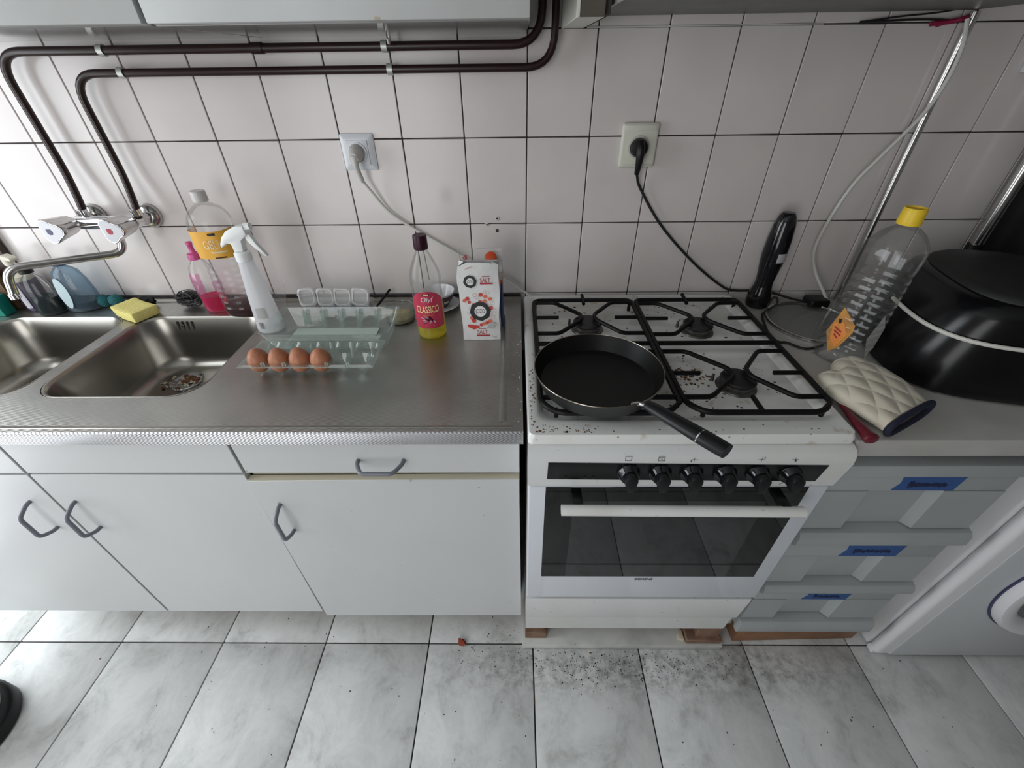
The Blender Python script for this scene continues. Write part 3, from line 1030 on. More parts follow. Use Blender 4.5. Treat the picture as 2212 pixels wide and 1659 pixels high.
# drill holes with plugs in the tiles
for x, z, r, lab in ((-.0772, 1.1413, .0052, 'upper grey wall plug in a drilled tile above the salt'), (-.1051, 1.1259, .0052, 'left grey wall plug at the grout line above the salt')):
    t = thing('wall_plug', lab, 'wall plug', (x, -.001, z))
    mk('collar', lathe([(r, 0), (r, .0012), (r * .55, .0018), (r * .4, .0004)], (0, 0, 0), 16, cap0=False, cap1=False, M=Matrix.Translation((x, -.0003, z)) @ Matrix.Rotation(PI / 2, 4, 'X')), 'caulk', t)
    mk('hole', lathe([(r * .45, 0.0006), (0, .0006)], (0, 0, 0), 12, M=Matrix.Translation((x, -.0003, z)) @ Matrix.Rotation(PI / 2, 4, 'X')), 'dark_gap', t)
tag(mk('drill_hole', lathe([(.0042, 0), (.0042, .0008), (0, .0008)], (0, 0, 0), 12, M=Matrix.Translation((-.0782, -.0004, 1.1097)) @ Matrix.Rotation(PI / 2, 4, 'X')), 'dark_gap'), 'bare dark drill hole in the tile below the wall plugs', 'hole')

# ------------------------------------------------------------------ gas stove
SX0, SX1 = -.004, .594
st = thing('gas_stove', 'freestanding white gas stove with oven between the two worktops', 'stove', (.295, -.3, .11))
mk('body', box(SX0, SX1, -.585, -.02, .112, .905, .003), 'enamel_side', st)
# hob pan with raised rim
secs = []
for (x0, x1, y0, y1, z, r) in ((-.006, .596, -.607, -.014, .905, .010), (-.006, .596, -.607, -.014, .919, .012), (-.003, .593, -.604, -.017, .9265, .012), (.012, .580, -.572, -.026, .928, .020), (.018, .574, -.562, -.032, .9245, .024), (.026, .566, -.548, -.040, .914, .028), (.036, .556, -.535, -.050, .9125, .03)):
    secs.append([(p[0], p[1], z) for p in rrect(x0, x1, y0, y1, r, 6)])
hob = mk('hob', loft(secs), 'enamel', st)
for (bx, by, r) in ((.1575, -.190, .036), (.4384, -.204, .036), (.4437, -.440, .036), (.155, -.440, .045)):
    bu = mk('burner', lathe([(r + .006, .9127), (r + .004, .9165), (r - .002, .918), (r - .001, .927), (r - .008, .929), (0, .929)], (bx, by, 0), 32), 'burner_base', st)
    mk('burner_cap', lathe([(r, .929), (r + .001, .932), (r - .002, .9355), (r * .5, .9365), (0, .9365)], (bx, by, 0), 32), 'burner_cap', bu)
    mk('igniter', lathe([(0, .913), (.004, .913), (.003, .930), (0, .931)], (bx - r * .9 - .012, by + .02, 0), 10), 'burner_base', bu)
# control panel: bowed front
pan = mk('control_panel', prism([(-.560, .9045), (-.606, .9045), (-.618, .900), (-.626, .888), (-.628, .872), (-.617, .800), (-.612, .797), (-.560, .797)], 'x', SX0 - .001, SX1 + .001), 'enamel_panel', st)


def on_panel(x, z):
    y = -.628 + (.872 - z) * (.011 / .072) if z < .872 else -.628 + (z - .872) * (.002 / .016)
    return (x, y - .0012, z)


b = new()
cols = []
for xx, zl, zh in ((.0318, .8255, .8790), (.551, .8175, .8715)):
    cols.append([b.verts.new(on_panel(xx, zl + (zh - zl) * k / 6)) for k in range(7)])
for k in range(6):
    b.faces.new((cols[0][k], cols[1][k], cols[1][k + 1], cols[0][k + 1]))
mk('black_strip', b, 'strip_black', pan)
for kx in (.1845, .2440, .3035, .3665, .4280, .4900):
    kz = .851 - (kx - .18) * .018
    y0 = on_panel(kx, kz)[1]
    Mk = Matrix.Translation((kx, y0, kz)) @ Matrix.Rotation(PI / 2 - .10, 4, 'X')
    kn = mk('control_knob', lathe([(0, -.001), (.0215, -.001), (.0215, .004), (.0195, .006), (.0175, .016), (.0165, .0175), (0, .018)], (0, 0, 0), 28, M=Mk), 'black_gloss', st)
    tear = [(.0118 * math.cos(a), .0118 * math.sin(a) + .002) for a in [PI * k / 10 for k in range(11)]] + [(-.0105, -.006), (-.0075, -.018), (-.0055, -.0235), (0, -.0245), (.0055, -.0235), (.0075, -.018), (.0105, -.006)]
    mk('grip', prism(tear, 'z', .012, .031, .0015, M=Mk), 'black_plastic', kn)
    mk('pointer_dot', lathe([(0, 0), (.0012, 0), (.001, .0005), (0, .0006)], (0, .0195, .0045), 8, M=Mk), 'grey_white_plastic', kn)
# printed symbols above the knobs
sq = [(-.006, -.005), (.006, -.005), (.006, .005), (-.006, .005)]


def frame_print(cx, cz):
    b = new()
    o_ = [(cx + x, cz + z) for x, z in sq]
    i_ = [(cx + x * .86, cz + z * .84) for x, z in sq]
    for k in range(4):
        j = (k + 1) % 4
        b.faces.new([b.verts.new(on_panel(*p)) for p in (o_[k], o_[j], i_[j], i_[k])])
    mk('symbol', b, 'print_black', pan)


frame_print(.1792, .888)
frame_print(.2399, .887)
text('\u00b0C', .009, 'print_black', pan, lambda x, z: on_panel(.2399 + x, .887 + z), 'symbol')
for cx, dx, dz in ((.300, -.005, -.003), (.4232, .005, .004), (.4845, .0015, -.003)):
    b = new()
    for q in ([(-.006, -.0004), (.006, -.0004), (.006, .0004), (-.006, .0004)], [(-.0004, -.005), (.0004, -.005), (.0004, .005), (-.0004, .005)], [(dx + .0014 * math.cos(a), dz + .0014 * math.sin(a)) for a in [k * PI / 4 for k in range(8)]]):
        b.faces.new([b.verts.new(on_panel(cx + p[0], .885 + p[1])) for p in q])
    mk('symbol', b, 'print_black', pan)
for cx in (.067, .104, .120):
    mk('button', lathe([(0, 0), (.0035, 0), (.003, .003), (0, .0034)], (0, 0, 0), 10, M=Matrix.Translation((cx, -.6215, .833)) @ Matrix.Rotation(PI / 2, 4, 'X')), 'black_plastic', pan)
# oven door
YO = -.615
dr = mk('oven_door', box(SX0, SX1 - .001, YO, -.587, .352, .795, .004, 3), 'door_enamel', st)
mk('glass', box(.031, .553, YO - .0015, YO + .001, .458, .7935, .001, 1), 'oven_glass', dr)
mk('inner_window', box(.090, .482, YO - .0017, YO - .001, .461, .752), 'oven_glass_inner', dr)
hb = mk('handle', tube([(.060, -.655, .773), (.531, -.655, .768)], .0108, 18), 'enamel', dr)
for x in (.094, .498):
    mk('handle_mount', box(x - .010, x + .010, -.652, YO + .002, .764, .778, .003), 'black_plastic', hb)
text('SIEMENS', .0115, 'print_black', dr, on_y(YO - .0006, .286, .4445), 'brand_lettering', sx=1.05, bold=.0003)
# pull-out drawer and foot
bd = mk('storage_drawer', prism([(-.585, .338), (-.6115, .338), (-.6125, .330), (-.6045, .222), (-.602, .214), (-.585, .212)], 'x', SX0, SX1 - .006), 'enamel_panel', st)
mk('foot_panel', prism([(-.575, .210), (-.597, .210), (-.590, .118), (-.575, .112)], 'x', SX0, SX1 - .010), 'enamel_panel', st)

# cast iron pan supports, one over the left and one over the right burners
ZG = .9415


def support(x0, x1, label, burners, cross):
    t = thing('pan_support', label, 'pan support', ((x0 + x1) / 2, -.32, .914), 'cast iron pan supports on the hob')
    fr = [(x0, -.082), (x1, -.082), (x1, -.530), (x1 - .030, -.560), (x0 + .030, -.560), (x0, -.530)]
    pts = [Vector((p[0], p[1], ZG)) for p in fr]
    loop = fillet(pts[2:] + pts[:2] + [pts[2]], .022, 5)[:-1]
    mk('frame', tube(loop, .0058, 8, closed=True), 'cast_iron', t)
    for fx, fy in ((x0 + .004, -.09), (x1 - .004, -.09), (x0 + .028, -.555), (x1 - .028, -.555)):
        mk('foot', tube([(fx, fy, ZG), (fx, fy, .9135 if fy > -.2 else .928)], .0045, 8), 'cast_iron', t)
    mk('cross_bar', tube([(x0, -.311, ZG), (x1, -.311, ZG)], .0058, 8), 'cast_iron', t)
    for (bx, by) in burners:
        ya, yb = by + .093, by - .073
        mk('prong', tube(fillet([(x0, ya, ZG), (x0 + .058, ya, ZG), (bx - .016, by + .018, ZG + .003), (bx - .016, by - .008, ZG + .003), (x0 + .058, yb, ZG), (x0, yb, ZG)], .012, 4), .0052, 8), 'cast_iron', t)
        mk('prong', tube(fillet([(x1, ya, ZG), (x1 - .058, ya, ZG), (bx + .018, by + .018, ZG + .003), (bx + .018, by - .008, ZG + .003), (x1 - .058, yb, ZG), (x1, yb, ZG)], .012, 4), .0052, 8), 'cast_iron', t)
        mk('stub', tube([(x0, by + .008, ZG), (x0 + .062, by + .008, ZG)], .005, 8), 'cast_iron', t)
        mk('stub', tube([(x1, by + .008, ZG), (x1 - .062, by + .008, ZG)], .005, 8), 'cast_iron', t)
    mx = burners[0][0]
    mk('stub', tube([(mx, -.060, ZG + .006), (mx, -.105, ZG)], .0048, 8), 'cast_iron', t)
    mk('stub', tube([(mx, -.560, ZG), (mx, -.512, ZG)], .0048, 8), 'cast_iron', t)
    return t


support(.021, .2905, 'black cast iron pan support on the left half of the hob', ((.1575, -.190), (.155, -.440)), True)
support(.3005, .580, 'black cast iron pan support on the right half of the hob', ((.4384, -.197), (.4437, -.440)), True)

# crepe pan
t = thing('frying_pan', 'shallow black non-stick crepe pan on the front left burner', 'pan', (.137, -.470, .948))
pc = (.137, -.470, 0)
mk('pan_bottom', lathe([(0, .9482), (.108, .9482), (.114, .950), (.1275, .984), (.1285, .9855)], pc, 64, cap0=False, cap1=False), 'pan_outside', t)
mk('pan_inside', lathe([(0, .9515), (.109, .9515), (.1125, .9530), (.1265, .9855)], pc, 64, cap0=False, cap1=False), 'pan_coating', t)
mk('rim', lathe([(.1266, .9855), (.1271, .9864), (.1281, .9864), (.1286, .9852)], pc, 64, cap0=False, cap1=False), 'pan_rim', t)
hd = Vector((.594, -.804, .055)).normalized()
h0 = Vector((.2035, -.592, .982))
mk('neck', tube(catmull([(.186, -.577, .976), (.194, -.585, .984), (.206, -.597, .987), h0 + hd * .02 + Vector((0, 0, .004))], 5), .0042, 8), 'chrome_worn', t)
for dx in (0, .012):
    mk('rivet', lathe([(0, 0), (.0035, 0), (.0025, .0022), (0, .0028)], (.184 + dx, -.5745 - dx * .1, .976), 10), 'chrome_worn', t)
h1 = h0 + Vector((0, 0, .006))
L_ = .152
rr = [.0105, .0125, .0132, .0138, .0142, .0147, .0152, .0156, .0158, .0156, .0148]
hn = mk('handle', tube([h1 + hd * (L_ * k / 10) for k in range(11)], rr, 14, flat=.72), 'black_plastic', t)
mk('band', tube([h1 + hd * (L_ * .70), h1 + hd * (L_ * .715)], .0158, 16, flat=.74), 'chrome', hn)
mk('hanging_hole', tube([h1 + hd * (L_ * .86) + Vector((0, 0, .0094)), h1 + hd * (L_ * .92) + Vector((0, 0, .0094))], .0042, 10, flat=.25), 'dark_gap', hn)

# marble slab and wooden blocks under the stove
tag(mk('marble_slab', box(-.013, .606, -.602, -.06, .0005, .028, .003), 'marble'), 'pale marble slab on the floor under the stove', 'slab')
for nm, a, lab in (('wood_block', (-.004, .062, -.582, -.45, .0285, .066), 'lower wooden block under the left front of the stove'), ('wood_block', (-.002, .058, -.572, -.45, .0665, .1115), 'upper wooden block under the left front of the stove'),
                   ('wood_block', (.492, .600, -.596, -.42, .0285, .052), 'lower wooden block under the right front of the stove'), ('wood_block', (.520, .590, -.586, -.42, .0525, .1115), 'upper wooden block under the right front of the stove')):
    o = mk(nm, box(*a, .0015, 1), 'wood_block')
    tag(o, lab, 'wood block', 'wooden blocks propping the stove')
tag(mk('yellow_scrap', prism([(.470, -.585), (.488, -.590), (.489, -.560), (.478, -.555)], 'z', .0285, .040, .001), 'crumb_pale'), 'yellowish scrap beside the right wooden block under the stove', 'scrap')

# grease crumbs on the hob and dirt on the floor
H = []
for _ in range(150):
    H.append((random.uniform(.04, .55), random.uniform(-.53, -.06), .9129))
for _ in range(90):
    H.append((.06 + abs(g(0, .05)), -.52 + g(0, .03), .9129)) if random.random() < .5 else H.append((.35 + g(0, .04), -.42 + g(0, .05), .9129))
H = [p for p in H if .038 < p[0] < .554 and -.533 < p[1] < -.052 and (p[0] - .137) ** 2 + (p[1] + .47) ** 2 > -1]
crumbs('burnt_crumbs', 'burnt black crumbs scattered over the white hob', 'crumbs', 'crumb_black', H[::2], .0015, .0055, .4)
crumbs('grease_crumbs', 'brown crumbs and onion bits scattered over the white hob', 'crumbs', 'crumb_brown', H[1::2] + [(.36 + g(0, .02), -.405 + g(0, .018), .9129) for _ in range(45)], .002, .007, .3)
crumbs('rim_grime', 'baked-on brown grime along the front left rim of the hob', 'grime', 'crumb_brown', [(random.uniform(.0, .012), random.uniform(-.58, -.40), .9277) for _ in range(40)] + [(.01 + abs(g(0, .05)), random.uniform(-.598, -.575), .9272) for _ in range(50)], .001, .004, .25)
crumbs('rim_crumbs', 'dark crumbs lying on the front rim of the stove', 'crumbs', 'crumb_black', [(random.uniform(.02, .56), random.uniform(-.600, -.576), .9272) for _ in range(34)] + [(random.uniform(.0, .010), random.uniform(-.58, -.35), .9277) for _ in range(12)], .0008, .0028, .35)
D = [(.30 + g(0, .17), -.648 + g(0, .030), .0002) for _ in range(420)] + [(-.05 + g(0, .12), -.60 + g(0, .03), .0002) for _ in range(90)] + [(random.uniform(-1.1, 1.2), random.uniform(-1.0, -.45), .0002) for _ in range(120)]
D = [p for p in D if not (-.02 < p[0] < .61 and p[1] > -.606) and not (p[0] > 1.03 and p[1] > -.62) and not (p[0] > .64 and p[1] > -.585)]
crumbs('floor_dirt', 'black dirt and crumbs on the floor in front of the stove', 'dirt', 'crumb_black', D, .0007, .0031, .4)
crumbs('floor_flakes', 'larger dark flakes dropped on the pale floor tiles', 'flakes', 'crumb_brown', [(-.205, -.765, .0002), (-.195, -.87, .0002), (.20, -.612, .0002), (-1.33, -.635, .0002), (-.83, -.60, .0002), (.9, -.78, .0002), (1.35, -.83, .0002), (.02, -.74, .0002)], .003, .0065, .4)
crumbs('gap_crumbs', 'crumbs caught in the gap between worktop and stove', 'crumbs', 'crumb_pale', [(XW1 - abs(g(0, .006)) - .002, random.uniform(-.58, -.15), ZC + .0002) for _ in range(34)], .0009, .003, .4)

# ------------------------------------------------------------------ right worktop, drawer unit, washing machine
ZR = .910
t = thing('laminate_worktop', 'grey laminate worktop right of the stove', 'worktop', (1.3, -.3, .868))
mk('board', box(.600, XR - .002, -.605, -.004, .868, ZR, .004, 3), 'laminate_grey', t)
mk('worktop_gap_shade', box(.602, XR - .004, -.56, -.54, .846, .8678), 'dark_gap', t)  # dark strip standing in for the shaded gap below the worktop

t = thing('drawer_unit', 'grey plastic drawer tower under the right worktop', 'drawer unit', (.80, -.30, .118))
bm = box(.600, .612, -.575, -.10, .118, .800)
box(.988, 1.000, -.575, -.10, .118, .800, bm=bm)
box(.600, 1.000, -.598, -.10, .800, .834, .004, bm=bm)
box(.612, .988, -.112, -.10, .118, .80, bm=bm)
for z in (.118, .345, .566):
    box(.612, .988, -.55, -.112, z, z + .006, bm=bm)
mk('shell', bm, 'drawer_plastic', t)
DW = [(.7985, .7515, .628, .621, .570, (.747, .880, .7565, .7992)), (.563, .508, .397, .390, .350, (.748, .890, .512, .5635)), (.343, .297, .198, .190, .130, (.742, .866, .302, .3425))]
for k, (zt, rt, rb, lt, lb, tp) in enumerate(DW):
    bm = prism([(.614, -.592), (.704, -.592), (.717, -.575), (.845, -.575), (.860, -.592), (.986, -.592), (.986, -.56), (.614, -.56)], 'z', rb - .004, rt)
    box(.614, .986, -.592, -.56, rt, zt, .003, bm=bm)
    box(.614, .986, -.56, -.12, lb + .02, zt - .05, bm=bm)
    d = mk('drawer', bm, 'drawer_plastic', t)
    mk('ledge', prism([(-.558, lt + .002), (-.585, lt), (-.600, lt - .004), (-.607, lt - .014), (-.608, lb + .012), (-.604, lb + .003), (-.598, lb), (-.588, lb + .002), (-.584, lb + .014), (-.558, lb + .016)], 'x', .612, .996 if k < 2 else .992), 'drawer_plastic', d)
    tx0, tx1, tz0, tz1 = tp
    tpq = mk('masking_tape', prism([(tx0, tz0), (tx1 - .006, tz0 - .001), (tx1, tz1 - .004), (tx1 - .002, tz1), (tx0 + .006, tz1), (tx0 + .010, (tz0 + tz1) / 2)], 'y', -.5932, -.5921), 'blue_tape', d, label='strip of blue masking tape with scribbled writing')
    # illegible handwriting: a looping pen line
    pts = []
    n = 46
    rnd = random.Random(k + 3)
    for q in range(n):
        s = q / (n - 1)
        pts.append((tx0 + .026 + s * (tx1 - tx0 - .055), -.5936, (tz0 + tz1) / 2 - .004 + .0075 * math.sin(q * 2.1) * (1.6 if q < 5 else .8) + rnd.uniform(-.002, .002)))
    mk('handwriting', tube(catmull(pts, 3), .0011 if k < 2 else .0007, 5), 'ink', tpq)
o = mk('wooden_plank', box(.650, 1.032, -.577, -.16, .001, .1172, .002, M=Matrix.Translation((.65, -.577, 0)) @ Matrix.Rotation(.025, 4, 'Z') @ Matrix.Translation((-.65, .577, 0))), 'wood_board')
tag(o, 'brown wooden plank on the floor under the grey drawers', 'plank')

t = thing('washing_machine', 'white front-loading washing machine at the lower right', 'washing machine', (1.36, -.33, 0))
mk('cabinet', box(1.062, 1.690, -.585, -.06, .012, .84, .006), 'washer_white', t)
mk('front_frame', box(1.060, 1.692, -.618, -.586, .010, .838, .022, 5), 'washer_white', t)
fp = mk('front_panel', box(1.105, 1.66, -.6205, -.60, .012, .70, .006, 2), 'washer_panel', t)
Mr = Matrix.Translation((1.402, -.620, .412)) @ Matrix.Rotation(PI / 2, 4, 'X')
mk('door_gasket', lathe([(.217, 0), (.217, .004), (.206, .005)], (0, 0, 0), 56, cap0=False, cap1=False, M=Mr), 'washer_blue', t)
dn = mk('door_ring', lathe([(.212, 0), (.212, .016), (.205, .026), (.190, .030), (.172, .024), (.160, .010), (.158, .0)], (0, 0, 0), 56, cap0=False, cap1=False, M=Mr), 'washer_white', t)
mk('door_glass', lathe([(.160, .010), (.12, .020), (.06, .026), (0, .028)], (0, 0, 0), 40, cap0=False, M=Mr), 'washer_smoke', dn)
mk('bottom_corner', box(1.058, 1.10, -.612, -.59, .008, .030, .003), 'washer_white', t)

# pedal bin at the lower left
t = thing('pedal_bin', 'round grey bin with a black base at the lower left', 'bin', (-1.565, -.835, 0))
bc = (-1.565, -.835, 0)
mk('base_ring', lathe([(0, .0005), (.126, .0005), (.131, .006), (.131, .040), (.122, .052), (.108, .056)], bc, 48, cap0=False, cap1=False), 'black_plastic', t)
mk('body', lathe([(.112, .056), (.118, .080), (.120, .40), (.118, .41)], bc, 48, cap0=False, cap1=False), 'bin_grey', t)
mk('lid', lathe([(.121, .405), (.121, .430), (.10, .455), (.05, .468), (0, .470)], bc, 48, cap0=False), 'black_plastic', t)

# ------------------------------------------------------------------ things on the steel worktop
Z0 = ZC + .0006
# egg carton: tray with cups, open lid behind, eggs in the front row
t = thing('egg_carton', 'open clear green plastic egg carton on the steel worktop', 'egg carton', (-.49, -.30, Z0))
ex0, px, ey, py = -.6245, .0465, -.410, .0480
bm = new()
nx, ny = 6 * 8, 2 * 8
grid = []
for j in range(ny + 1):
    row = []
    for i in range(nx + 1):
        u, v = i / 8, j / 8
        cu = .5 - .5 * math.cos(2 * PI * u)
        cv = .5 - .5 * math.cos(2 * PI * v)
        d = (cu * cv) ** .55
        z = Z0 + .036 - .0355 * d
        if abs(v - 1) < .45 and 0 < i < nx:
            pk = max(0, 1 - abs(v - 1) / .42) * max(0, math.cos(2 * PI * u)) ** 1.5
            z += .030 * pk
        row.append(bm.verts.new((ex0 + u * px, ey + v * py, z)))
    grid.append(row)
for j in range(ny):
    for i in range(nx):
        bm.faces.new((grid[j][i], grid[j][i + 1], grid[j + 1][i + 1], grid[j + 1][i]))
mk('tray', bm, 'carton_plastic', t, ang=2.0)
ztl = Z0 + .036
b = new()
for (a, c) in (((ex0 - .007, ey - .010, ztl), (ex0 + 6 * px + .009, ey - .010, ztl)), ((ex0 - .007, ey - .010, ztl), (ex0 - .007, ey + 2 * py + .004, ztl)), ((ex0 + 6 * px + .009, ey - .010, ztl), (ex0 + 6 * px + .009, ey + 2 * py + .004, ztl)), ((ex0 - .007, ey + 2 * py + .004, ztl), (ex0 + 6 * px + .009, ey + 2 * py + .004, ztl))):
    tube([a, c], .0016, 6, bm=b)
for q in (((ex0 - .007, ey - .010), (ex0 + 6 * px + .009, ey - .010), (ex0 + 6 * px, ey), (ex0, ey)), ((ex0 - .007, ey - .010), (ex0, ey), (ex0, ey + 2 * py), (ex0 - .007, ey + 2 * py + .004)), ((ex0 + 6 * px + .009, ey - .010), (ex0 + 6 * px + .009, ey + 2 * py + .004), (ex0 + 6 * px, ey + 2 * py), (ex0 + 6 * px, ey))):
    b.faces.new([b.verts.new((p[0], p[1], ztl)) for p in q])
for k in (1, 2, 4, 5):
    lathe([(.004, 0), (.0035, .007), (.002, .0085), (0, .0085)], (ex0 + k * px, ey - .003, ztl), 10, bm=b)
mk('tray_rim', b, 'carton_plastic', t)
ly0, ly1 = -.306, -.168
secs = []
for (i, z, r) in ((-.006, Z0 + .054, .016), (-.002, Z0 + .052, .014), (.003, Z0 + .034, .016), (.012, Z0 + .004, .022), (.018, Z0 + .0006, .024), (.05, Z0 + .0003, .01)):
    secs.append([(p[0], p[1], z) for p in rrect(ex0 - .010 + i, ex0 + 6 * px + .012 - i, ly0 + i, ly1 - i, r, 4)])
ld = mk('lid', loft(secs, cap0=False), 'carton_plastic', t)
for k in range(1, 6):
    xx = ex0 + k * px
    rb = loft([[(xx - .006 * q, ly1 - .014 - .008 * q2, zz), (xx + .006 * q, ly1 - .014 - .008 * q2, zz), (xx + .004 * q, ly1 - .006, zz), (xx - .004 * q, ly1 - .006, zz)] for q, q2, zz in ((1, 1, Z0 + .006), (.8, .6, Z0 + .02), (.6, .2, Z0 + .050))], cap0=False, cap1=False)
    mk('lid_rib', rb, 'carton_plastic', ld)
mk('paper_label', box(-.606, -.388, -.252, -.186, Z0 + .0010, Z0 + .0016), 'paper_label', ld, label='pale green paper label')
mk('label_tab', box(-.388, -.374, -.252, -.226, Z0 + .0010, Z0 + .0016), 'paper_label', ld)
labs = ('leftmost brown egg in the clear carton', 'second brown egg from the left in the clear carton', 'third brown egg from the left in the clear carton', 'rightmost of the four brown eggs in the clear carton')
for k in range(4):
    prof = []
    for q in range(15):
        a = PI * q / 14
        zz = -math.cos(a)
        r = math.sin(a) * (1 - .12 * zz)
        prof.append((max(r, 0) * .0230, zz * .0285))
    Mx = Matrix.Translation((ex0 + (k + .5) * px, ey + .5 * py, Z0 + .0345)) @ Matrix.Rotation(random.uniform(-.25, .25), 4, 'X') @ Matrix.Rotation(random.uniform(-.2, .2), 4, 'Y')
    o = mk('egg', lathe(prof, (0, 0, 0), 28, M=Mx), 'egg', ang=3)
    tag(o, labs[k], 'egg', 'brown eggs in the carton')

# small spice boxes behind the carton, their lids flipped up towards the viewer
slabs = ('leftmost small clear box with an upright frosted lid behind the carton', 'second small clear box with an upright frosted lid behind the carton', 'third small clear box with an upright frosted lid behind the carton', 'rightmost small clear box with an upright frosted lid behind the carton')
for k, x in enumerate((-.600, -.549, -.502, -.4535)):
    t = thing('spice_box', slabs[k], 'spice box', (x, -.085, Z0), 'small lidded boxes behind the egg carton')
    y = -.082
    secs = [[(p[0], p[1], z) for p in rrect(x - h, x + h, y - h, y + h, .008, 4)] for h, z in ((.017, Z0), (.020, Z0 + .003), (.0225, Z0 + .030))]
    mk('cup', loft(secs, cap1=False), 'frosted', t)
    mk('contents', box(x - .016, x + .016, y - .016, y + .016, Z0 + .002, Z0 + .018, .004), 'brown_content' if k == 0 else 'blue_content', t)
    tilt = Matrix.Translation((x + .001, y - .022, Z0 + .052)) @ Matrix.Rotation(.12 * (k - 1.5) * .6, 4, 'Y') @ Matrix.Rotation(-.30, 4, 'X')
    secs = [[(p[0], yy, p[1]) for p in rrect(-h, h, -h, h, .011, 5)] for h, yy in ((.0235, .004), (.0245, 0), (.0215, -.003), (.0190, -.003), (.0180, .0005))]
    b = loft(secs, cap0=False, cap1=False)
    bmesh.ops.transform(b, matrix=tilt, verts=b.verts)
    ld = mk('lid_rim', b, 'frosted_edge', t)
    b = new()
    b.faces.new([b.verts.new(tilt @ Vector((p[0], .0005, p[1]))) for p in rrect(-.018, .018, -.018, .018, .009, 5)])
    mk('lid_panel', b, 'frosted', ld)
t = thing('glass_jar', 'low glass jar lying behind the leftmost spice box', 'jar', (-.650, -.075, Z0))
mk('wall', lathe([(.016, 0), (.018, .004), (.018, .030), (.017, .036)], (-.634, -.050, Z0), 28, cap1=False), 'glass_green', t)
mk('rim', lathe([(.0165, .036), (.0175, .039), (.019, .037)], (-.634, -.050, Z0), 28, cap0=False, cap1=False), 'frosted_edge', t)
tag(mk('black_pen', tube([(-.422, -.080, Z0 + .010), (-.395, -.020, Z0 + .034)], .0035, 10), 'black_plastic'), 'black pen leaning on the wall behind the carton', 'pen')

# glass dish of breadcrumbs
t = thing('glass_dish', 'round glass dish of pale crumbs left of the oil bottle', 'dish', (-.342, -.134, Z0))
gc = (-.342, -.134, Z0)
mk('wall', lathe([(0, 0), (.036, 0), (.0395, .003), (.0405, .034), (.0415, .036), (.0385, .035), (.0375, .004), (0, .002)], gc, 40), 'glass_green', t)
mk('contents', lathe([(0, .0025), (.0365, .0025), (.037, .012), (.025, .0145), (.01, .0165), (0, .017)], gc, 32), 'crumb_beige', t)

# cup and saucer
t = thing('saucer', 'white saucer behind the oil bottle', 'saucer', (-.245, -.068, Z0))
sc_ = (-.245, -.068, Z0)
mk('plate', lathe([(0, 0), (.030, 0), (.036, .004), (.054, .012), (.056, .0135), (.054, .0145), (.034, .007), (0, .005)], sc_, 48), 'porcelain', t)
t = thing('coffee_cup', 'dark brown cup with white inside standing on the saucer', 'cup', (-.245, -.068, Z0 + .006))
cc = (-.245, -.068, Z0 + .0055)
mk('outside', lathe([(0, 0), (.022, 0), (.025, .004), (.039, .024), (.045, .044)], cc, 40, cap1=False), 'cup_brown', t)
mk('inside', lathe([(0, .005), (.021, .006), (.037, .026), (.0435, .046)], cc, 40, cap0=False, cap1=False), 'porcelain', t)
mk('lip', lathe([(.0435, .0455), (.0445, .0475), (.046, .045), (.0455, .042)], cc, 40, cap0=False, cap1=False), 'porcelain', t)
mk('emblem', lathe([(.0372, .0200), (.0410, .0280)], cc, 8, cap0=False, cap1=False, a0=-1.05, a1=-.70), 'print_white', t)
text('A', .007, 'print_black', t, lambda x, z: (cc[0] + (.0402 + z * .45) * math.cos(-.87 + x / .04), cc[1] + (.0402 + z * .45) * math.sin(-.87 + x / .04), cc[2] + .024 + z), 'emblem_lettering')


def bottle(name, label, c, prof, film, cap, cap_prof, liquid=None, liq=None, se=2.0, sx=1.0, sy=1.0, rot=0.0, n=36):
    t = thing(name, label, 'bottle', c)
    mk('body', lathe(prof, c, n, se=se, sx=sx, sy=sy, rot=rot, cap1=False), film, t, ang=1.2)
    if cap:
        mk('cap', lathe(cap_prof, c, 28), cap, t)
    if liquid:
        # the liquid follows the inside of the profile up to its level
        z1 = liq
        lp = []
        for (r, z), (r2, z2) in zip(prof[:-1], prof[1:]):
            if z <= z1:
                lp.append((max(r - .0016, 0), max(z, .0015)))
            if z <= z1 < z2:
                k = (z1 - z) / (z2 - z)
                lp.append((r + (r2 - r) * k - .0016, z1))
                break
        mk('liquid', lathe(lp, c, n, se=se, sx=sx, sy=sy, rot=rot), liquid, t, ang=1.2)
    return t


# olive oil bottle
oc = (-.243, -.214, Z0)
t = bottle('oil_bottle', 'clear olive oil bottle with plum cap and crimson label', oc,
           [(.030, .0), (.0355, .003), (.037, .010), (.0365, .024), (.0355, .030), (.036, .060), (.0362, .128), (.0372, .142), (.0372, .156), (.034, .172), (.026, .192), (.018, .208), (.0135, .218), (.0132, .224)],
           'pet', 'cap_plum', [(.0132, .2215), (.0158, .2215), (.0162, .224), (.0158, .250), (.0148, .2525), (0, .2525)], 'oil_liquid', .072)
am = -1.48
R = .0368
pl = on_cyl(oc, R, am, Z0)
b = new()
nn = 20
top, bot = [], []
for k in range(nn + 1):
    x = -.043 + .086 * k / nn
    e = x / .043
    top.append(b.verts.new(pl(x, .128 - .022 * abs(e) ** 2.6 + .004 * (1 - abs(e)))))
    bot.append(b.verts.new(pl(x, .034)))
for k in range(nn):
    b.faces.new((bot[k], bot[k + 1], top[k + 1], top[k]))
lb = mk('front_label', b, 'label_crimson', t, label='crimson front label reading Olyf Classico Original')
pt = on_cyl(oc, R + .0004, am, Z0)
pt2 = on_cyl(oc, R + .0007, am, Z0)
b = new()
b.faces.new([b.verts.new(pt(*p)) for p in ((-.013, .129), (-.009, .1185), (.009, .1185), (.013, .129))])
mk('label_flag', b, 'label_crimson_dark', lb)
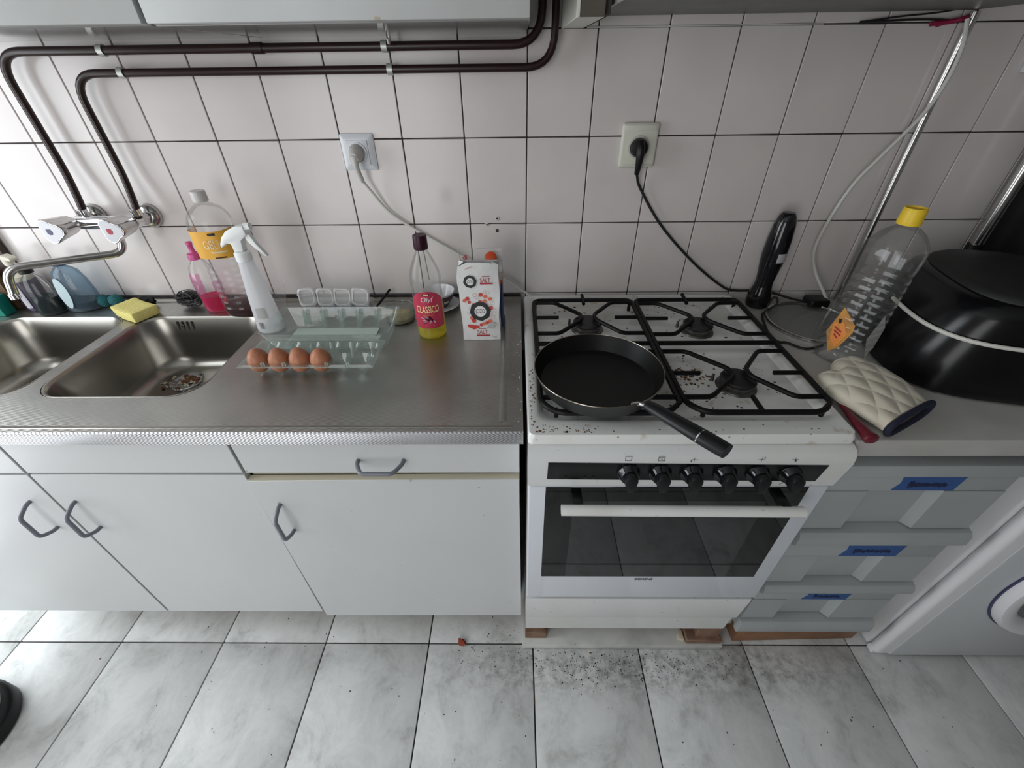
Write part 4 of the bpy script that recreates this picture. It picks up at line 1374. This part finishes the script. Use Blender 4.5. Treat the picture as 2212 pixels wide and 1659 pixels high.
b = new()
b.faces.new([b.verts.new(pt2(*p)) for p in ((-.0085, .1262), (-.0085, .1225), (-.006, .1205), (.006, .1205), (.0085, .1225), (.0085, .1262))])
mk('brand_badge', b, 'print_black', lb)
b = new()
b.faces.new([b.verts.new(on_cyl(oc, R + .0010, am, Z0)(*p)) for p in ((-.006, .1222), (.006, .1222), (.006, .1248), (-.006, .1248))])
mk('badge_bar', b, 'label_cream', lb)
text('Olyf', .0175, 'print_white', lb, lambda x, z: pt(x - .001, .1105 + z), 'script_lettering', shear=.25, sx=.95)
text('CLASSICO', .0205, 'label_cream', lb, lambda x, z: pt(x, .0845 + z * 1.25), 'title_lettering', sx=.62, bold=.0003)
text('ORIGINAL', .0062, 'label_amber', lb, lambda x, z: pt(x + .001, .0705 + z), 'small_lettering', sx=1.0)
b = new()
for (cx, cz, a, l, wd) in ((-.014, .062, 2.8, .013, .0028), (-.012, .0565, 3.3, .012, .0028), (-.010, .052, 3.7, .011, .0026), (.004, .053, -1.9, .011, .0026), (.013, .053, -1.1, .012, .003), (-.006, .0655, 2.5, .010, .0022)):
    ca, sa = math.cos(a), math.sin(a)
    pp = [(-.5, 0), (-.2, .5), (.2, .45), (.5, 0), (.2, -.45), (-.2, -.5)]
    b.faces.new([b.verts.new(pt2(cx + l * p[0] * ca - wd * p[1] * sa, cz + l * p[0] * sa + wd * p[1] * ca)) for p in pp])
mk('olive_leaves', b, 'silver_label', lb)
b = new()
for (cx, cz, r) in ((-.006, .061, .003), (-.001, .0575, .003), (.004, .062, .0034), (.008, .0575, .0027), (-.010, .050, .0024), (.002, .0665, .0026)):
    b.faces.new([b.verts.new(on_cyl(oc, R + .0009, am, Z0)(*p)) for p in ngon(cx, cz, r, 10)])
mk('olives', b, 'cap_plum', lb)
b = new()
b.faces.new([b.verts.new(pt(*p)) for p in ((-.010, .0402), (.012, .0408), (.012, .0420), (-.010, .0414))])
mk('small_print', b, 'print_pinkline', lb)
mk('tube_inside', tube([(oc[0] + .002, oc[1] + .012, oc[2] + .215), (oc[0] + .006, oc[1] + .014, oc[2] + .140)], .0012, 6), 'print_grey', t)

# paper bag of salt
t = thing('salt_bag', 'white paper bag of salt with black octagon logos and red berries', 'salt bag', (-.113, -.215, Z0))
YS = -.247
secs = []
rnd = random.Random(5)
for k in range(15):
    s = k / 14
    z = Z0 + .193 * s
    pin = .0 if s < .5 else (s - .5) * 2
    yb = -.188 - .024 * pin
    yf = YS + .004 * s
    xl = -.158 + .0012 * math.sin(s * 9) - (.002 + .006 * (s > .62) * (1 - abs(s - .82) / .2 if abs(s - .82) < .2 else 0))
    xr = -.0685 + .0015 * math.sin(s * 11 + 1) + .002 * s
    gl_ = .012 * pin + .003 * rnd.random()
    gr_ = .014 * pin + .004 * rnd.random()
    xm = (xl + xr) / 2
    ring = [(xl, yf, z), (xl + .022, yf - .0012, z), (xm, yf - .0015, z), (xr - .022, yf - .0012 - .004 * pin * math.sin(s * 20), z), (xr, yf + .001 + .003 * math.sin(s * 9), z),
            (xr - gr_, (yf + yb) / 2, z + .002), (xr, yb, z), (xm, yb, z), (xl, yb, z), (xl + gl_, (yf + yb) / 2, z + .002)]
    if k == 14:
        ring = [(p[0], p[1], p[2] + (.006 if i in (1, 2, 3) else (-.004 if i in (0,) else 0))) for i, p in enumerate(ring)]
    secs.append(ring)
mk('bag', loft(secs, cap1=False), 'paper_white', t, ang=.35)


def onbag(x, z, d=.0026):
    return (x, YS + .004 * (z / .193) - d, Z0 + z)


def octa(cx, cz, r, txt):
    # charcoal octagon with white disc and lettering
    p = patch(ngon(cx, cz, r * 1.06, 8, .12), 'print_white', t, lambda x, z: onbag(x, z, .0026), 'logo_edge')
    q = patch(ngon(cx, cz, r, 8, .12), 'print_charcoal', t, lambda x, z: onbag(x, z, .0029), 'logo')
    patch(ngon(cx, cz, r * .54, 20), 'print_white', q, lambda x, z: onbag(x, z, .0032), 'logo_disc')
    text('JOZO', r * .62, 'print_black', q, lambda x, z: onbag(cx + x, cz + z, .0035), 'logo_lettering', sx=.54)


for (cx, cz, r, mm) in ((-.150, .107, .0045, 'berry_orange'), (-.143, .112, .005, 'berry'), (-.139, .103, .004, 'berry'), (-.128, .096, .0052, 'berry'), (-.111, .122, .0052, 'berry'), (-.103, .105, .005, 'berry_orange'), (-.100, .117, .0048, 'berry_orange'), (-.113, .103, .005, 'berry'), (-.089, .111, .0046, 'berry_orange'), (-.088, .088, .0055, 'berry'), (-.133, .062, .0065, 'berry_orange'), (-.130, .054, .0055, 'berry'), (-.091, .053, .005, 'berry_orange'), (-.098, .049, .0045, 'berry'), (-.106, .046, .0042, 'berry_orange'), (-.113, .043, .0042, 'berry')):
    patch(ngon(cx, cz, r, 12), mm, t, onbag, 'berry_print')
b = new()
for (cx, cz, r) in ((-.125, .121, .005), (-.120, .115, .0045), (-.094, .127, .0045), (-.084, .100, .005), (-.081, .073, .0055), (-.084, .064, .005), (-.137, .088, .0045), (-.133, .080, .004), (-.143, .075, .0035), (-.078, .082, .004), (-.101, .129, .004)):
    o_, i_ = ngon(cx, cz, r, 12), ngon(cx, cz, r * .86, 12)
    for k in range(12):
        j = (k + 1) % 12
        b.faces.new([b.verts.new(onbag(p[0], p[1])) for p in (o_[k], o_[j], i_[j], i_[k])])
mk('berry_outlines', b, 'print_pinkline', t)
octa(-.1135, .0795, .0262, 'JOZO')
octa(-.1335, .1545, .0160, 'JOZO')
text('SALT', .0150, 'print_red', t, lambda x, z: onbag(-.099 + x, .1565 + z), 'title_lettering', sx=.72)
patch([(-.111, .1475), (-.0815, .148), (-.0815, .1515), (-.111, .151)], 'print_red', t, onbag, 'red_bar')
b = new()
for q in ([(-.106, .1655), (-.088, .166), (-.088, .1672), (-.106, .1667)],):
    b.faces.new([b.verts.new(onbag(*p)) for p in q])
mk('small_print', b, 'print_red', t)
text('SALT', .0150, 'print_red', t, lambda x, z: onbag(-.111 + x, .0225 + z), 'title_lettering', sx=.78)
patch([(-.126, .0120), (-.093, .0120), (-.093, .0155), (-.126, .0155)], 'print_red', t, onbag, 'red_bar')
patch([(-.120, .0315), (-.102, .0315), (-.102, .0328), (-.120, .0328)], 'print_red', t, onbag, 'small_print')
text('1 kg', .0065, 'print_grey', t, lambda x, z: onbag(-.082 + x, .0095 + z), 'weight_lettering')
patch([(-.1465, .0440), (-.118, .0405), (-.117, .0360), (-.131, .0300), (-.146, .0370)], 'berry', t, onbag, 'red_banner')
patch([(-.100, .0330), (-.084, .0330), (-.076, .0450), (-.083, .0500), (-.096, .0420)], 'print_greyshade', t, onbag, 'spoon_print')
patch([(-.146, .183), (-.136, .1885), (-.124, .1905), (-.136, .185)], 'print_pinkline', t, onbag, 'small_print')

# carton behind the salt
t = thing('drink_carton', 'white and blue drink carton with red screw cap behind the salt', 'carton', (-.083, -.142, Z0))
mk('lower_body', box(-.122, -.062, -.178, -.108, Z0, Z0 + .118, .003), 'carton_blue', t)
mk('upper_body', box(-.122, -.062, -.178, -.108, Z0 + .1182, Z0 + .150, .002), 'paper_white', t)
mk('red_band', box(-.1223, -.0617, -.1783, -.1077, Z0 + .119, Z0 + .128), 'cap_red', t)
mk('gable', prism([(-.178, Z0 + .1503), (-.108, Z0 + .1503), (-.139, Z0 + .184), (-.139, Z0 + .196), (-.147, Z0 + .196), (-.147, Z0 + .184)], 'x', -.122, -.062), 'paper_white', t)
mk('screw_cap', lathe([(0, 0), (.0145, 0), (.0148, .003), (.0140, .012), (.012, .0135), (0, .014)], (0, 0, 0), 24, M=Matrix.Translation((-.088, -.163, Z0 + .176)) @ Matrix.Rotation(.75, 4, 'X')), 'cap_red', t)
# thin clear bag tucked behind the salt, with red lettering
t = thing('plastic_bag', 'thin clear plastic bag with red lettering behind the salt', 'bag', (-.13, -.155, Z0))
secs = []
for k in range(9):
    s = k / 8
    z = Z0 + .2 * s
    wv = .004 * math.sin(s * 9)
    secs.append([(-.166 + wv, -.172, z), (-.145, -.176 + wv, z), (-.126, -.172, z), (-.1235, -.150, z), (-.145, -.132 - wv, z), (-.164, -.145, z)])
mk('film', loft(secs, cap1=False), 'pet', t, ang=.3)
text('di.', .016, 'print_red', t, lambda x, z: (-.1475 + x, -.1785, Z0 + .186 + z), 'lettering', bold=.0004)

# spray bottle
sc0 = (-.674, -.186, Z0)
t = thing('spray_bottle', 'white translucent spray bottle with trigger beside the sink', 'spray bottle', sc0)
prof = [(.030, 0), (.0335, .003), (.034, .010), (.0325, .03), (.027, .10), (.0215, .155), (.018, .182), (.0165, .188)]
mk('body', lathe(prof, sc0, 36, sy=.85), 'spray_milky', t, ang=1.2)
mk('liquid', lathe([(.029, .0015), (.032, .004), (.0325, .010), (.0315, .026)], sc0, 32, sy=.85), 'spray_liquid', t)
mk('collar', lathe([(.0165, .187), (.0185, .188), (.0185, .206), (.0150, .210)], sc0, 28), 'spray_plastic', t)
hx, hz = sc0[0], sc0[2]
head = [(-.040, .218), (-.038, .228), (-.030, .243), (-.014, .258), (.010, .268), (.030, .270), (.030, .258), (.032, .250), (.024, .243), (.014, .236), (.010, .210), (-.012, .210), (-.013, .228), (-.022, .230)]
hdm = mk('trigger_head', prism([(hx + p[0], hz + p[1]) for p in head], 'y', sc0[1] - .011, sc0[1] + .011, .003), 'spray_plastic', t)
mk('nozzle', tube([(hx + .028, sc0[1], hz + .264), (hx + .042, sc0[1], hz + .266)], .0085, 6), 'spray_plastic', hdm)
mk('trigger', prism([(hx + .022, hz + .246), (hx + .034, hz + .250), (hx + .044, hz + .226), (hx + .060, hz + .198), (hx + .056, hz + .197), (hx + .038, hz + .216), (hx + .026, hz + .232)], 'y', sc0[1] - .006, sc0[1] + .006, .0015), 'spray_plastic', hdm)
mk('sticker', lathe([(.0332, .045), (.0302, .072)], sc0, 8, cap0=False, cap1=False, a0=-1.85, a1=-1.05, sy=.87), 'sticker_grey', t, label='faded square sticker')
b = new()
for k in range(7):
    lathe([(.0345, .016), (.0330, .034)], sc0, 1, cap0=False, cap1=False, a0=-1.9 + .05 * k, a1=-1.9 + .05 * k + (.018 if k % 2 else .03), bm=b, sy=.87)
mk('barcode', b, 'print_black', t)

# pink washing-up liquid
dc = (-.880, -.072, Z0)
t = bottle('dish_soap', 'clear squeeze bottle of pink dish soap behind the right sink', dc,
           [(.026, 0), (.031, .003), (.032, .010), (.033, .05), (.035, .085), (.034, .105), (.028, .128), (.018, .142), (.0125, .148), (.0120, .152)],
           'pet', 'cap_pink', [(.0125, .150), (.0165, .150), (.0168, .154), (.0155, .164), (.008, .167), (.0065, .172), (.0065, .186), (.008, .188), (.0075, .194), (0, .195)], 'pink_liquid', .046, sy=.72, rot=.15)
mk('label_film', lathe([(.0338, .047), (.0356, .085), (.0350, .098), (.0300, .115)], dc, 12, cap0=False, cap1=False, a0=-3.0, a1=-1.5, sy=.72, rot=.15), 'pink_film', t)
mk('label_film', lathe([(.0338, .040), (.0356, .085), (.0350, .090)], dc, 10, cap0=False, cap1=False, a0=-.9, a1=.4, sy=.72, rot=.15), 'pink_film', t)

# large juice bottle with orange label
gc = (-.794, -.081, Z0)
prof = [(.036, 0), (.043, .004), (.0455, .012)]
for k in range(7):
    z = .022 + k * .0175
    prof += [(.0470, z), (.0470, z + .007), (.0445, z + .0105), (.0445, z + .0125)]
prof += [(.0465, .148), (.0475, .155), (.0478, .245), (.0472, .258), (.043, .272), (.034, .286), (.020, .296), (.0145, .299), (.0140, .306)]
prof = [(r, z * .975) for r, z in prof]
t = bottle('juice_bottle', 'tall ribbed clear bottle with orange label and white cap', gc, prof, 'pet', 'cap_white',
           [(.0142, .2960), (.0170, .2960), (.0175, .299), (.0168, .3185), (.0155, .3200), (0, .3200)], 'brown_liquid', .030, se=2.6)
mk('label', lathe([(.0488, .168), (.0490, .236)], gc, 48, cap0=False, cap1=False, se=2.6, a0=-3.3, a1=-.02), 'label_orange', t, label='orange label reading GELE')
am2 = -1.28
gl2 = lambda x, z: (gc[0] + .0525 * math.cos(am2 + x / .0525), gc[1] + .0525 * math.sin(am2 + x / .0525), Z0 + z)
text('GELE', .030, 'label_print_pale', t, lambda x, z: gl2(x + .001, .204 + z), 'title_lettering', sx=.62)
mk('brand_badge', lathe([(.0510, .2265), (.0510, .2325)], gc, 6, cap0=False, cap1=False, se=2.3, a0=-1.30, a1=-.98), 'print_black', t)
mk('small_print', lathe([(.0510, .184), (.0510, .1875)], gc, 8, cap0=False, cap1=False, se=2.3, a0=-1.45, a1=-.75), 'label_print_pale', t)
mk('bottom_print', lathe([(.0510, .1705), (.0510, .1735)], gc, 8, cap0=False, cap1=False, se=2.3, a0=-1.35, a1=-.85), 'brown_content', t)

# clear plastic tub behind the spray bottle
t = thing('plastic_tub', 'empty clear plastic tub between juice bottle and spray bottle', 'tub', (-.705, -.105, Z0))
secs = [[(p[0], p[1], Z0 + z) for p in rrect(-.705 - h, -.705 + h, -.103 - h * .9, -.103 + h * .9, .008, 3)] for h, z in ((.026, 0), (.028, .002), (.040, .080), (.044, .081), (.044, .084))]
mk('wall', loft(secs, cap1=False), 'pet', t)

# scouring things and soap at the back of the sink
def lump(name, label, cat, m, c, sz, amp, seed, sub=3):
    b = bmesh.new()
    bmesh.ops.create_icosphere(b, subdivisions=sub, radius=1)
    for v in b.verts:
        d = 1 + amp * noise.noise(v.co * 2.2 + Vector((seed, seed, 0))) + amp * .6 * noise.noise(v.co * 6 + Vector((seed, 0, seed)))
        v.co = Vector((c[0] + v.co.x * sz[0] * d, c[1] + v.co.y * sz[1] * d, c[2] + max(-.95 * sz[2], v.co.z * sz[2] * d)))
    return tag(mk(name, b, m, ang=1.0), label, cat)


b = new()
rw = random.Random(11)
for k in range(46):
    pts = []
    c0 = Vector((rw.gauss(0, .3), rw.gauss(0, .3), rw.gauss(0, .3)))
    ax = rw.uniform(0, PI)
    for q in range(9):
        a_ = ax + q * .9
        d_ = Vector((math.cos(a_), math.sin(a_) * math.cos(ax), math.sin(a_) * math.sin(ax))) * rw.uniform(.55, .85) + c0
        if d_.length > 1:
            d_.normalize()
        pts.append((-.965 + d_.x * .036, -.056 + d_.y * .021, max(Z0 + .002, Z0 + .0265 + d_.z * .026)))
    tube(catmull(pts, 3), .0016, 4, bm=b, flat=.4)
tag(mk('steel_wool', b, 'steel_wool'), 'grey steel wool scourer at the wall beside the pink soap', 'scourer')['kind'] = 'stuff'
t = thing('scrub_sponge', 'teal double scrubbing sponge against the wall behind the sink', 'sponge', (-1.205, -.040, Z0))
for dx in (-.018, .018):
    b = bmesh.new()
    bmesh.ops.create_icosphere(b, subdivisions=3, radius=1)
    for v in b.verts:
        d = 1 + .15 * noise.noise(v.co * 3)
        v.co = Vector((-1.205 + dx + v.co.x * .021 * d, -.048 + v.co.y * .016 * d, Z0 + .0185 + v.co.z * .018 * d))
    mk('lobe', b, 'sponge_teal', t)
lump('black_rag', 'crumpled black rag at the wall behind the yellow sponge', 'rag', 'rag_black', (-1.105, -.050, Z0 + .015), (.030, .015, .015), .4, 9)
Ms = Matrix.Translation((-1.090, -.106, Z0 + .0012)) @ Matrix.Rotation(-.42, 4, 'Z')
b = box(-.048, .048, -.034, .034, .0, .027, .004, 2)
bmesh.ops.subdivide_edges(b, edges=[e for e in b.edges if e.calc_length() > .04], cuts=5, use_grid_fill=True)
for v in b.verts:
    v.co.z += .006 * (v.co.x / .048) ** 2 * (v.co.z / .027) * (1 if v.co.x < 0 else .2)
    v.co.y *= 1 - .12 * (v.co.x < -.02) * (v.co.z < .01)
bmesh.ops.transform(b, matrix=Ms, verts=b.verts)
tag(mk('yellow_sponge', b, 'sponge_yellow'), 'yellow kitchen sponge between the two sink bowls', 'sponge')

bc2 = (-1.272, -.058, Z0)
t = bottle('soap_refill_bottle', 'blue translucent soap bottle with oval pale label behind the left sink', bc2,
           [(.038, 0), (.044, .003), (.045, .010), (.044, .05), (.040, .085), (.032, .112), (.020, .124), (.013, .128), (.0125, .132)],
           'blue_film', 'blue_content', [(.013, .1305), (.0165, .1305), (.0165, .146), (0, .147)], 'blue_liquid', .026, sy=.62, rot=.25)
b = new()
ring = []
for k in range(28):
    a = 2 * PI * k / 28
    ring.append((-.004 + .016 * math.cos(a) * (1 + .1 * math.sin(a)), .058 + .044 * math.sin(a)))
vs_ = []
for x, z in ring:
    r = .0455 - .0055 * max(0, (z - .05) / .05)
    ang = -1.95 + x / .040
    xx, yy = r * math.cos(ang), r * .64 * math.sin(ang)
    vs_.append(b.verts.new((bc2[0] + xx * math.cos(.25) - yy * math.sin(.25), bc2[1] - .0012 + xx * math.sin(.25) + yy * math.cos(.25), Z0 + z)))
b.faces.new(vs_)
mk('oval_label', b, 'label_pale_blue', t, label='pale blue oval label')
tc = (-1.352, -.080, Z0)
bottle('soap_bottle', 'clear bottle with dark teal liquid behind the tap spout', tc, [(.030, 0), (.034, .003), (.0345, .01), (.033, .07), (.026, .10), (.014, .112), (.012, .118)], 'pet_grey', 'black_plastic', [(.012, .117), (.015, .117), (.015, .132), (0, .133)], 'teal_liquid', .048, sy=.8)
pc2 = (-1.415, -.052, Z0)
t = bottle('pump_dispenser', 'dark purple soap dispenser with cream pump at the far left', pc2, [(.026, 0), (.029, .003), (.030, .010), (.030, .082), (.028, .090)], 'purple_dark', 'pump_cream', [(.0285, .088), (.030, .090), (.030, .101), (.022, .106), (.010, .107), (.0095, .130), (.0115, .131), (.0115, .146), (0, .147)])
mk('spout', prism([(-.014, .145), (.030, .143), (.031, .148), (.026, .153), (.0, .158), (-.013, .155)], 'y', -.010, .010, .002, M=Matrix.Translation((pc2[0], pc2[1], Z0)) @ Matrix.Rotation(-.25, 4, 'Z')), 'pump_cream', t)
mk('label_strip', lathe([(.0306, .012), (.0306, .080)], pc2, 6, cap0=False, cap1=False, a0=-1.75, a1=-1.25), 'silver_label', t)
tag(mk('serving_board', box(-1.60, -1.452, -.022, -.006, Z0, Z0 + .24, .003), 'wood_dark'), 'dark brown wooden board leaning on the tiles at the far left', 'board')
tag(mk('tan_board', box(-1.62, -1.472, -.062, -.048, Z0, Z0 + .11, .002), 'wood_tan'), 'tan wooden board standing in front of the dark one', 'board')
tag(mk('green_scourer_box', box(-1.60, -1.468, -.108, -.074, Z0, Z0 + .055, .002), 'green_box'), 'green box at the far left edge behind the sink', 'box')

# ------------------------------------------------------------------ things on the right worktop
ZQ = ZR + .0006
hc = (.658, -.055, ZQ)
t = thing('hand_blender', 'black hand blender motor unit standing at the wall', 'hand blender', hc)
mk('housing', lathe([(.022, 0), (.0285, .002), (.0305, .010), (.0305, .026), (.0285, .042), (.0235, .060), (.0225, .075), (.0245, .095), (.0285, .125), (.0300, .150), (.0290, .190), (.0255, .225), (.0205, .246), (.014, .255), (0, .257)], hc, 36), 'black_gloss', t)
mk('sticker', lathe([(.0299, .134), (.0301, .150), (.0299, .158)], hc, 10, cap0=False, cap1=False, a0=-1.75, a1=-.45), 'silver_label', t, label='silver rating sticker')
mk('cord', tube(catmull([(.676, -.080, ZQ + .012), (.690, -.075, ZQ + .035), (.692, -.094, ZQ + .024), (.670, -.098, ZQ + .006), (.645, -.122, ZQ + .004), (.628, -.172, ZQ + .003), (.613, -.238, ZQ + .003), (.622, -.262, ZQ + .003), (.640, -.266, ZQ + .003), (.670, -.2945, ZQ + .003), (.72, -.2785, ZQ + .003)], 6), .0030, 8), 'black_rubber', t)
t = thing('pot_cover', 'round glass pot lid lying beside the hand blender', 'pot lid', (.756, -.163, ZQ))
lc = (.756, -.163, ZQ)
mk('glass', lathe([(.108, .006), (.08, .010), (.04, .013), (0, .014)], lc, 48, cap0=False), 'lid_glass', t)
mk('rim', lathe([(.107, .0), (.112, .0), (.113, .004), (.112, .008), (.107, .008), (.106, .004), (.107, .0)], lc, 48, cap0=False, cap1=False), 'chrome_worn', t)
tag(mk('socket_block', box(.795, .848, -.083, -.036, ZQ, ZQ + .024, .006, 3), 'black_plastic'), 'black cable socket behind the glass lid', 'socket')

bq = (.726, -.328, ZQ)
prof = [(.034, 0), (.043, .004), (.046, .012)]
for k in range(11):
    z = .018 + k * .0175
    prof += [(.0475, z), (.0475, z + .009), (.0455, z + .012), (.0455, z + .015)]
prof += [(.0475, .214), (.0495, .240), (.0495, .256), (.046, .268), (.034, .288), (.022, .299), (.0145, .303), (.0140, .308)]
t = bottle('water_bottle', 'large empty clear bottle with yellow cap beside the black fryer', bq, prof, 'pet_grey', 'cap_yellow', [(.0150, .306), (.0195, .306), (.0200, .310), (.0190, .333), (.0175, .336), (.0165, .333), (0, .3325)], se=3.2, rot=.45)


def onlab2(x, z, d=0.0):
    # left-front face of the squarish bottle
    a = PI + .45
    nx_, ny_ = math.cos(a), math.sin(a)
    tx, ty = -ny_, nx_
    h = .0482 + d - .012 * (abs(x) / .0475) ** 2.4
    return (bq[0] + nx_ * h - tx * x, bq[1] + ny_ * h - ty * x, ZQ + .03 + z)


def onlab3(x, z):
    # right-front face of the bottle
    a = -PI / 2 + .45
    nx_, ny_ = math.cos(a), math.sin(a)
    h = .0482 - .012 * (abs(x) / .0475) ** 2.4
    return (bq[0] + nx_ * h - ny_ * x, bq[1] + ny_ * h + nx_ * x, ZQ + .035 + z)


lbq = patch([(-.012, .105), (.022, .076), (.024, .060), (.012, .018), (-.004, -.002), (-.026, .040)][::-1], 'label_amber', t, lambda x, z: onlab2(-x, z), 'amber_label')
lbq['label'] = 'torn amber paper label with red print'
patch([(-.018, .066), (.002, .074), (.016, .050), (.006, .014), (-.012, .030)][::-1], 'label_amber_bright', lbq, lambda x, z: onlab2(-x, z, .0004), 'orange_print')
for k, (zz, ln) in enumerate(((.060, .018), (.052, .020), (.044, .016))):
    patch([(-.014 + .003 * k, zz), (-.014 + ln, zz - .006), (-.014 + ln, zz - .0095), (-.014 + .003 * k, zz - .0035)][::-1], 'print_red', lbq, lambda x, z: onlab2(-x, z, .0008), 'red_print')
patch([(-.012, .078), (-.006, .080), (-.004, .070), (-.009, .068)][::-1], 'print_black', lbq, lambda x, z: onlab2(-x, z, .0006), 'brand_badge')
wl = patch([(-.010, .100), (.026, .060), (.024, .010), (.0, -.005), (-.026, .045)], 'frosted_edge', t, onlab3, 'back_label')

# oven mitt
t = thing('oven_mitt', 'cream quilted oven mitt with dark blue trim beside the stove', 'oven mitt', (.69, -.49, ZQ))


def msec(Lp, Rp, th, n=20):
    Lp, Rp = Vector((*Lp, 0)), Vector((*Rp, 0))
    c, h = (Lp + Rp) / 2, (Rp - Lp) / 2
    out = []
    for k in range(n):
        a = 2 * PI * k / n
        ca, sa = math.cos(a), math.sin(a)
        ca = math.copysign(abs(ca) ** .8, ca)
        sa = math.copysign(abs(sa) ** .8, sa)
        p = c + h * ca
        out.append((p.x, p.y, ZQ + th + th * sa * (1 if sa < 0 else 1.05)))
    return out


body = [((.646, -.592), (.776, -.522), .019), ((.636, -.572), (.774, -.498), .021), ((.622, -.545), (.768, -.462), .024), ((.608, -.512), (.757, -.428), .025), ((.603, -.478), (.744, -.402), .024), ((.607, -.462), (.735, -.392), .022)]
mk('hand', loft([msec(*s) for s in body], cap0=False), 'mitt_cloth', t, ang=1.2)
mk('fingers', loft([msec(*s) for s in (((.652, -.455), (.744, -.402), .022), ((.656, -.430), (.740, -.388), .022), ((.662, -.402), (.728, -.374), .020), ((.674, -.382), (.714, -.368), .015), ((.685, -.372), (.702, -.366), .008))]), 'mitt_cloth', t, ang=1.2)
mk('thumb', loft([msec(*s) for s in (((.603, -.482), (.672, -.446), .021), ((.603, -.462), (.664, -.435), .021), ((.606, -.444), (.650, -.424), .018), ((.611, -.432), (.638, -.420), .013), ((.617, -.424), (.630, -.419), .007))]), 'mitt_cloth', t, ang=1.2)
mk('trim', tube([Vector(p) + Vector((.002, -.004, 0)) for p in msec((.646, -.595), (.778, -.525), .019, 36)], .0055, 8, closed=True), 'mitt_trim', t)
b = new()
b.faces.new([b.verts.new(Vector(p) + Vector((-.004, .010, 0))) for p in msec((.648, -.590), (.774, -.520), .0175, 24)])
mk('lining', b, 'mitt_cloth', t)
t = thing('spatula', 'dark red silicone spatula handle under the oven mitt', 'spatula', (.618, -.5, ZQ))
mk('handle', tube(catmull([(.632, -.47, ZQ + .010), (.620, -.52, ZQ + .012), (.612, -.57, ZQ + .014), (.611, -.602, ZQ + .014), (.612, -.618, ZQ + .013)], 5), [.007] * 8 + [.008, .008, .009, .0095, .010, .0105, .011, .0115, .0125, .0135, .0140, .0135, .009], 12, flat=.8), 'red_silicone', t)

# black air fryer with a white cord wound round it
t = thing('air_fryer', 'large black air fryer with a white cord wound around it', 'air fryer', (1.0, -.33, ZQ))
fc = (1.000, -.328)
fr = -.22


def fsec(hx_, hy_, z, n=48, se=3.2, dx=0.0, dy=0.0):
    out = []
    for k in range(n):
        a = 2 * PI * k / n
        ca, sa = math.cos(a), math.sin(a)
        kk = 1 / ((abs(ca) ** se + abs(sa) ** se) ** (1 / se))
        x, y = hx_ * kk * ca, hy_ * kk * sa
        out.append((fc[0] + dx + x * math.cos(fr) - y * math.sin(fr), fc[1] + dy + x * math.sin(fr) + y * math.cos(fr), ZQ + z))
    return out


mk('body', loft([fsec(.182, .175, 0), fsec(.192, .183, .006), fsec(.193, .184, .020), fsec(.182, .180, .08), fsec(.166, .176, .130), fsec(.152, .172, .165), fsec(.140, .166, .184), fsec(.120, .150, .192)]), 'fryer_black', t, ang=.9)
mk('top_cover', loft([fsec(.118, .148, .1925), fsec(.116, .146, .200), fsec(.105, .135, .206), fsec(.06, .08, .208)]), 'black_rubber', t, ang=.9)
mk('vent_slot', box(1.00, 1.07, -.226, -.216, ZQ + .1975, ZQ + .2062, .0005), 'dark_gap', t)
mk('wound_cord', tube(fsec(.1765, .1815, .124, 60)[29:60], .0042, 8), 'cable_white', t, label='white cord wound round the fryer')
t = thing('black_appliance', 'tall black appliance at the right edge behind the air fryer', 'appliance', (1.36, -.14, ZQ))
mk('housing', box(1.222, 1.50, -.15, -.02, ZQ, ZQ + .50, .012, 3), 'black_plastic', t)
mk('edge_strip', box(1.218, 1.2215, -.155, -.145, ZQ + .004, ZQ + .49, .001), 'black_gloss', t)
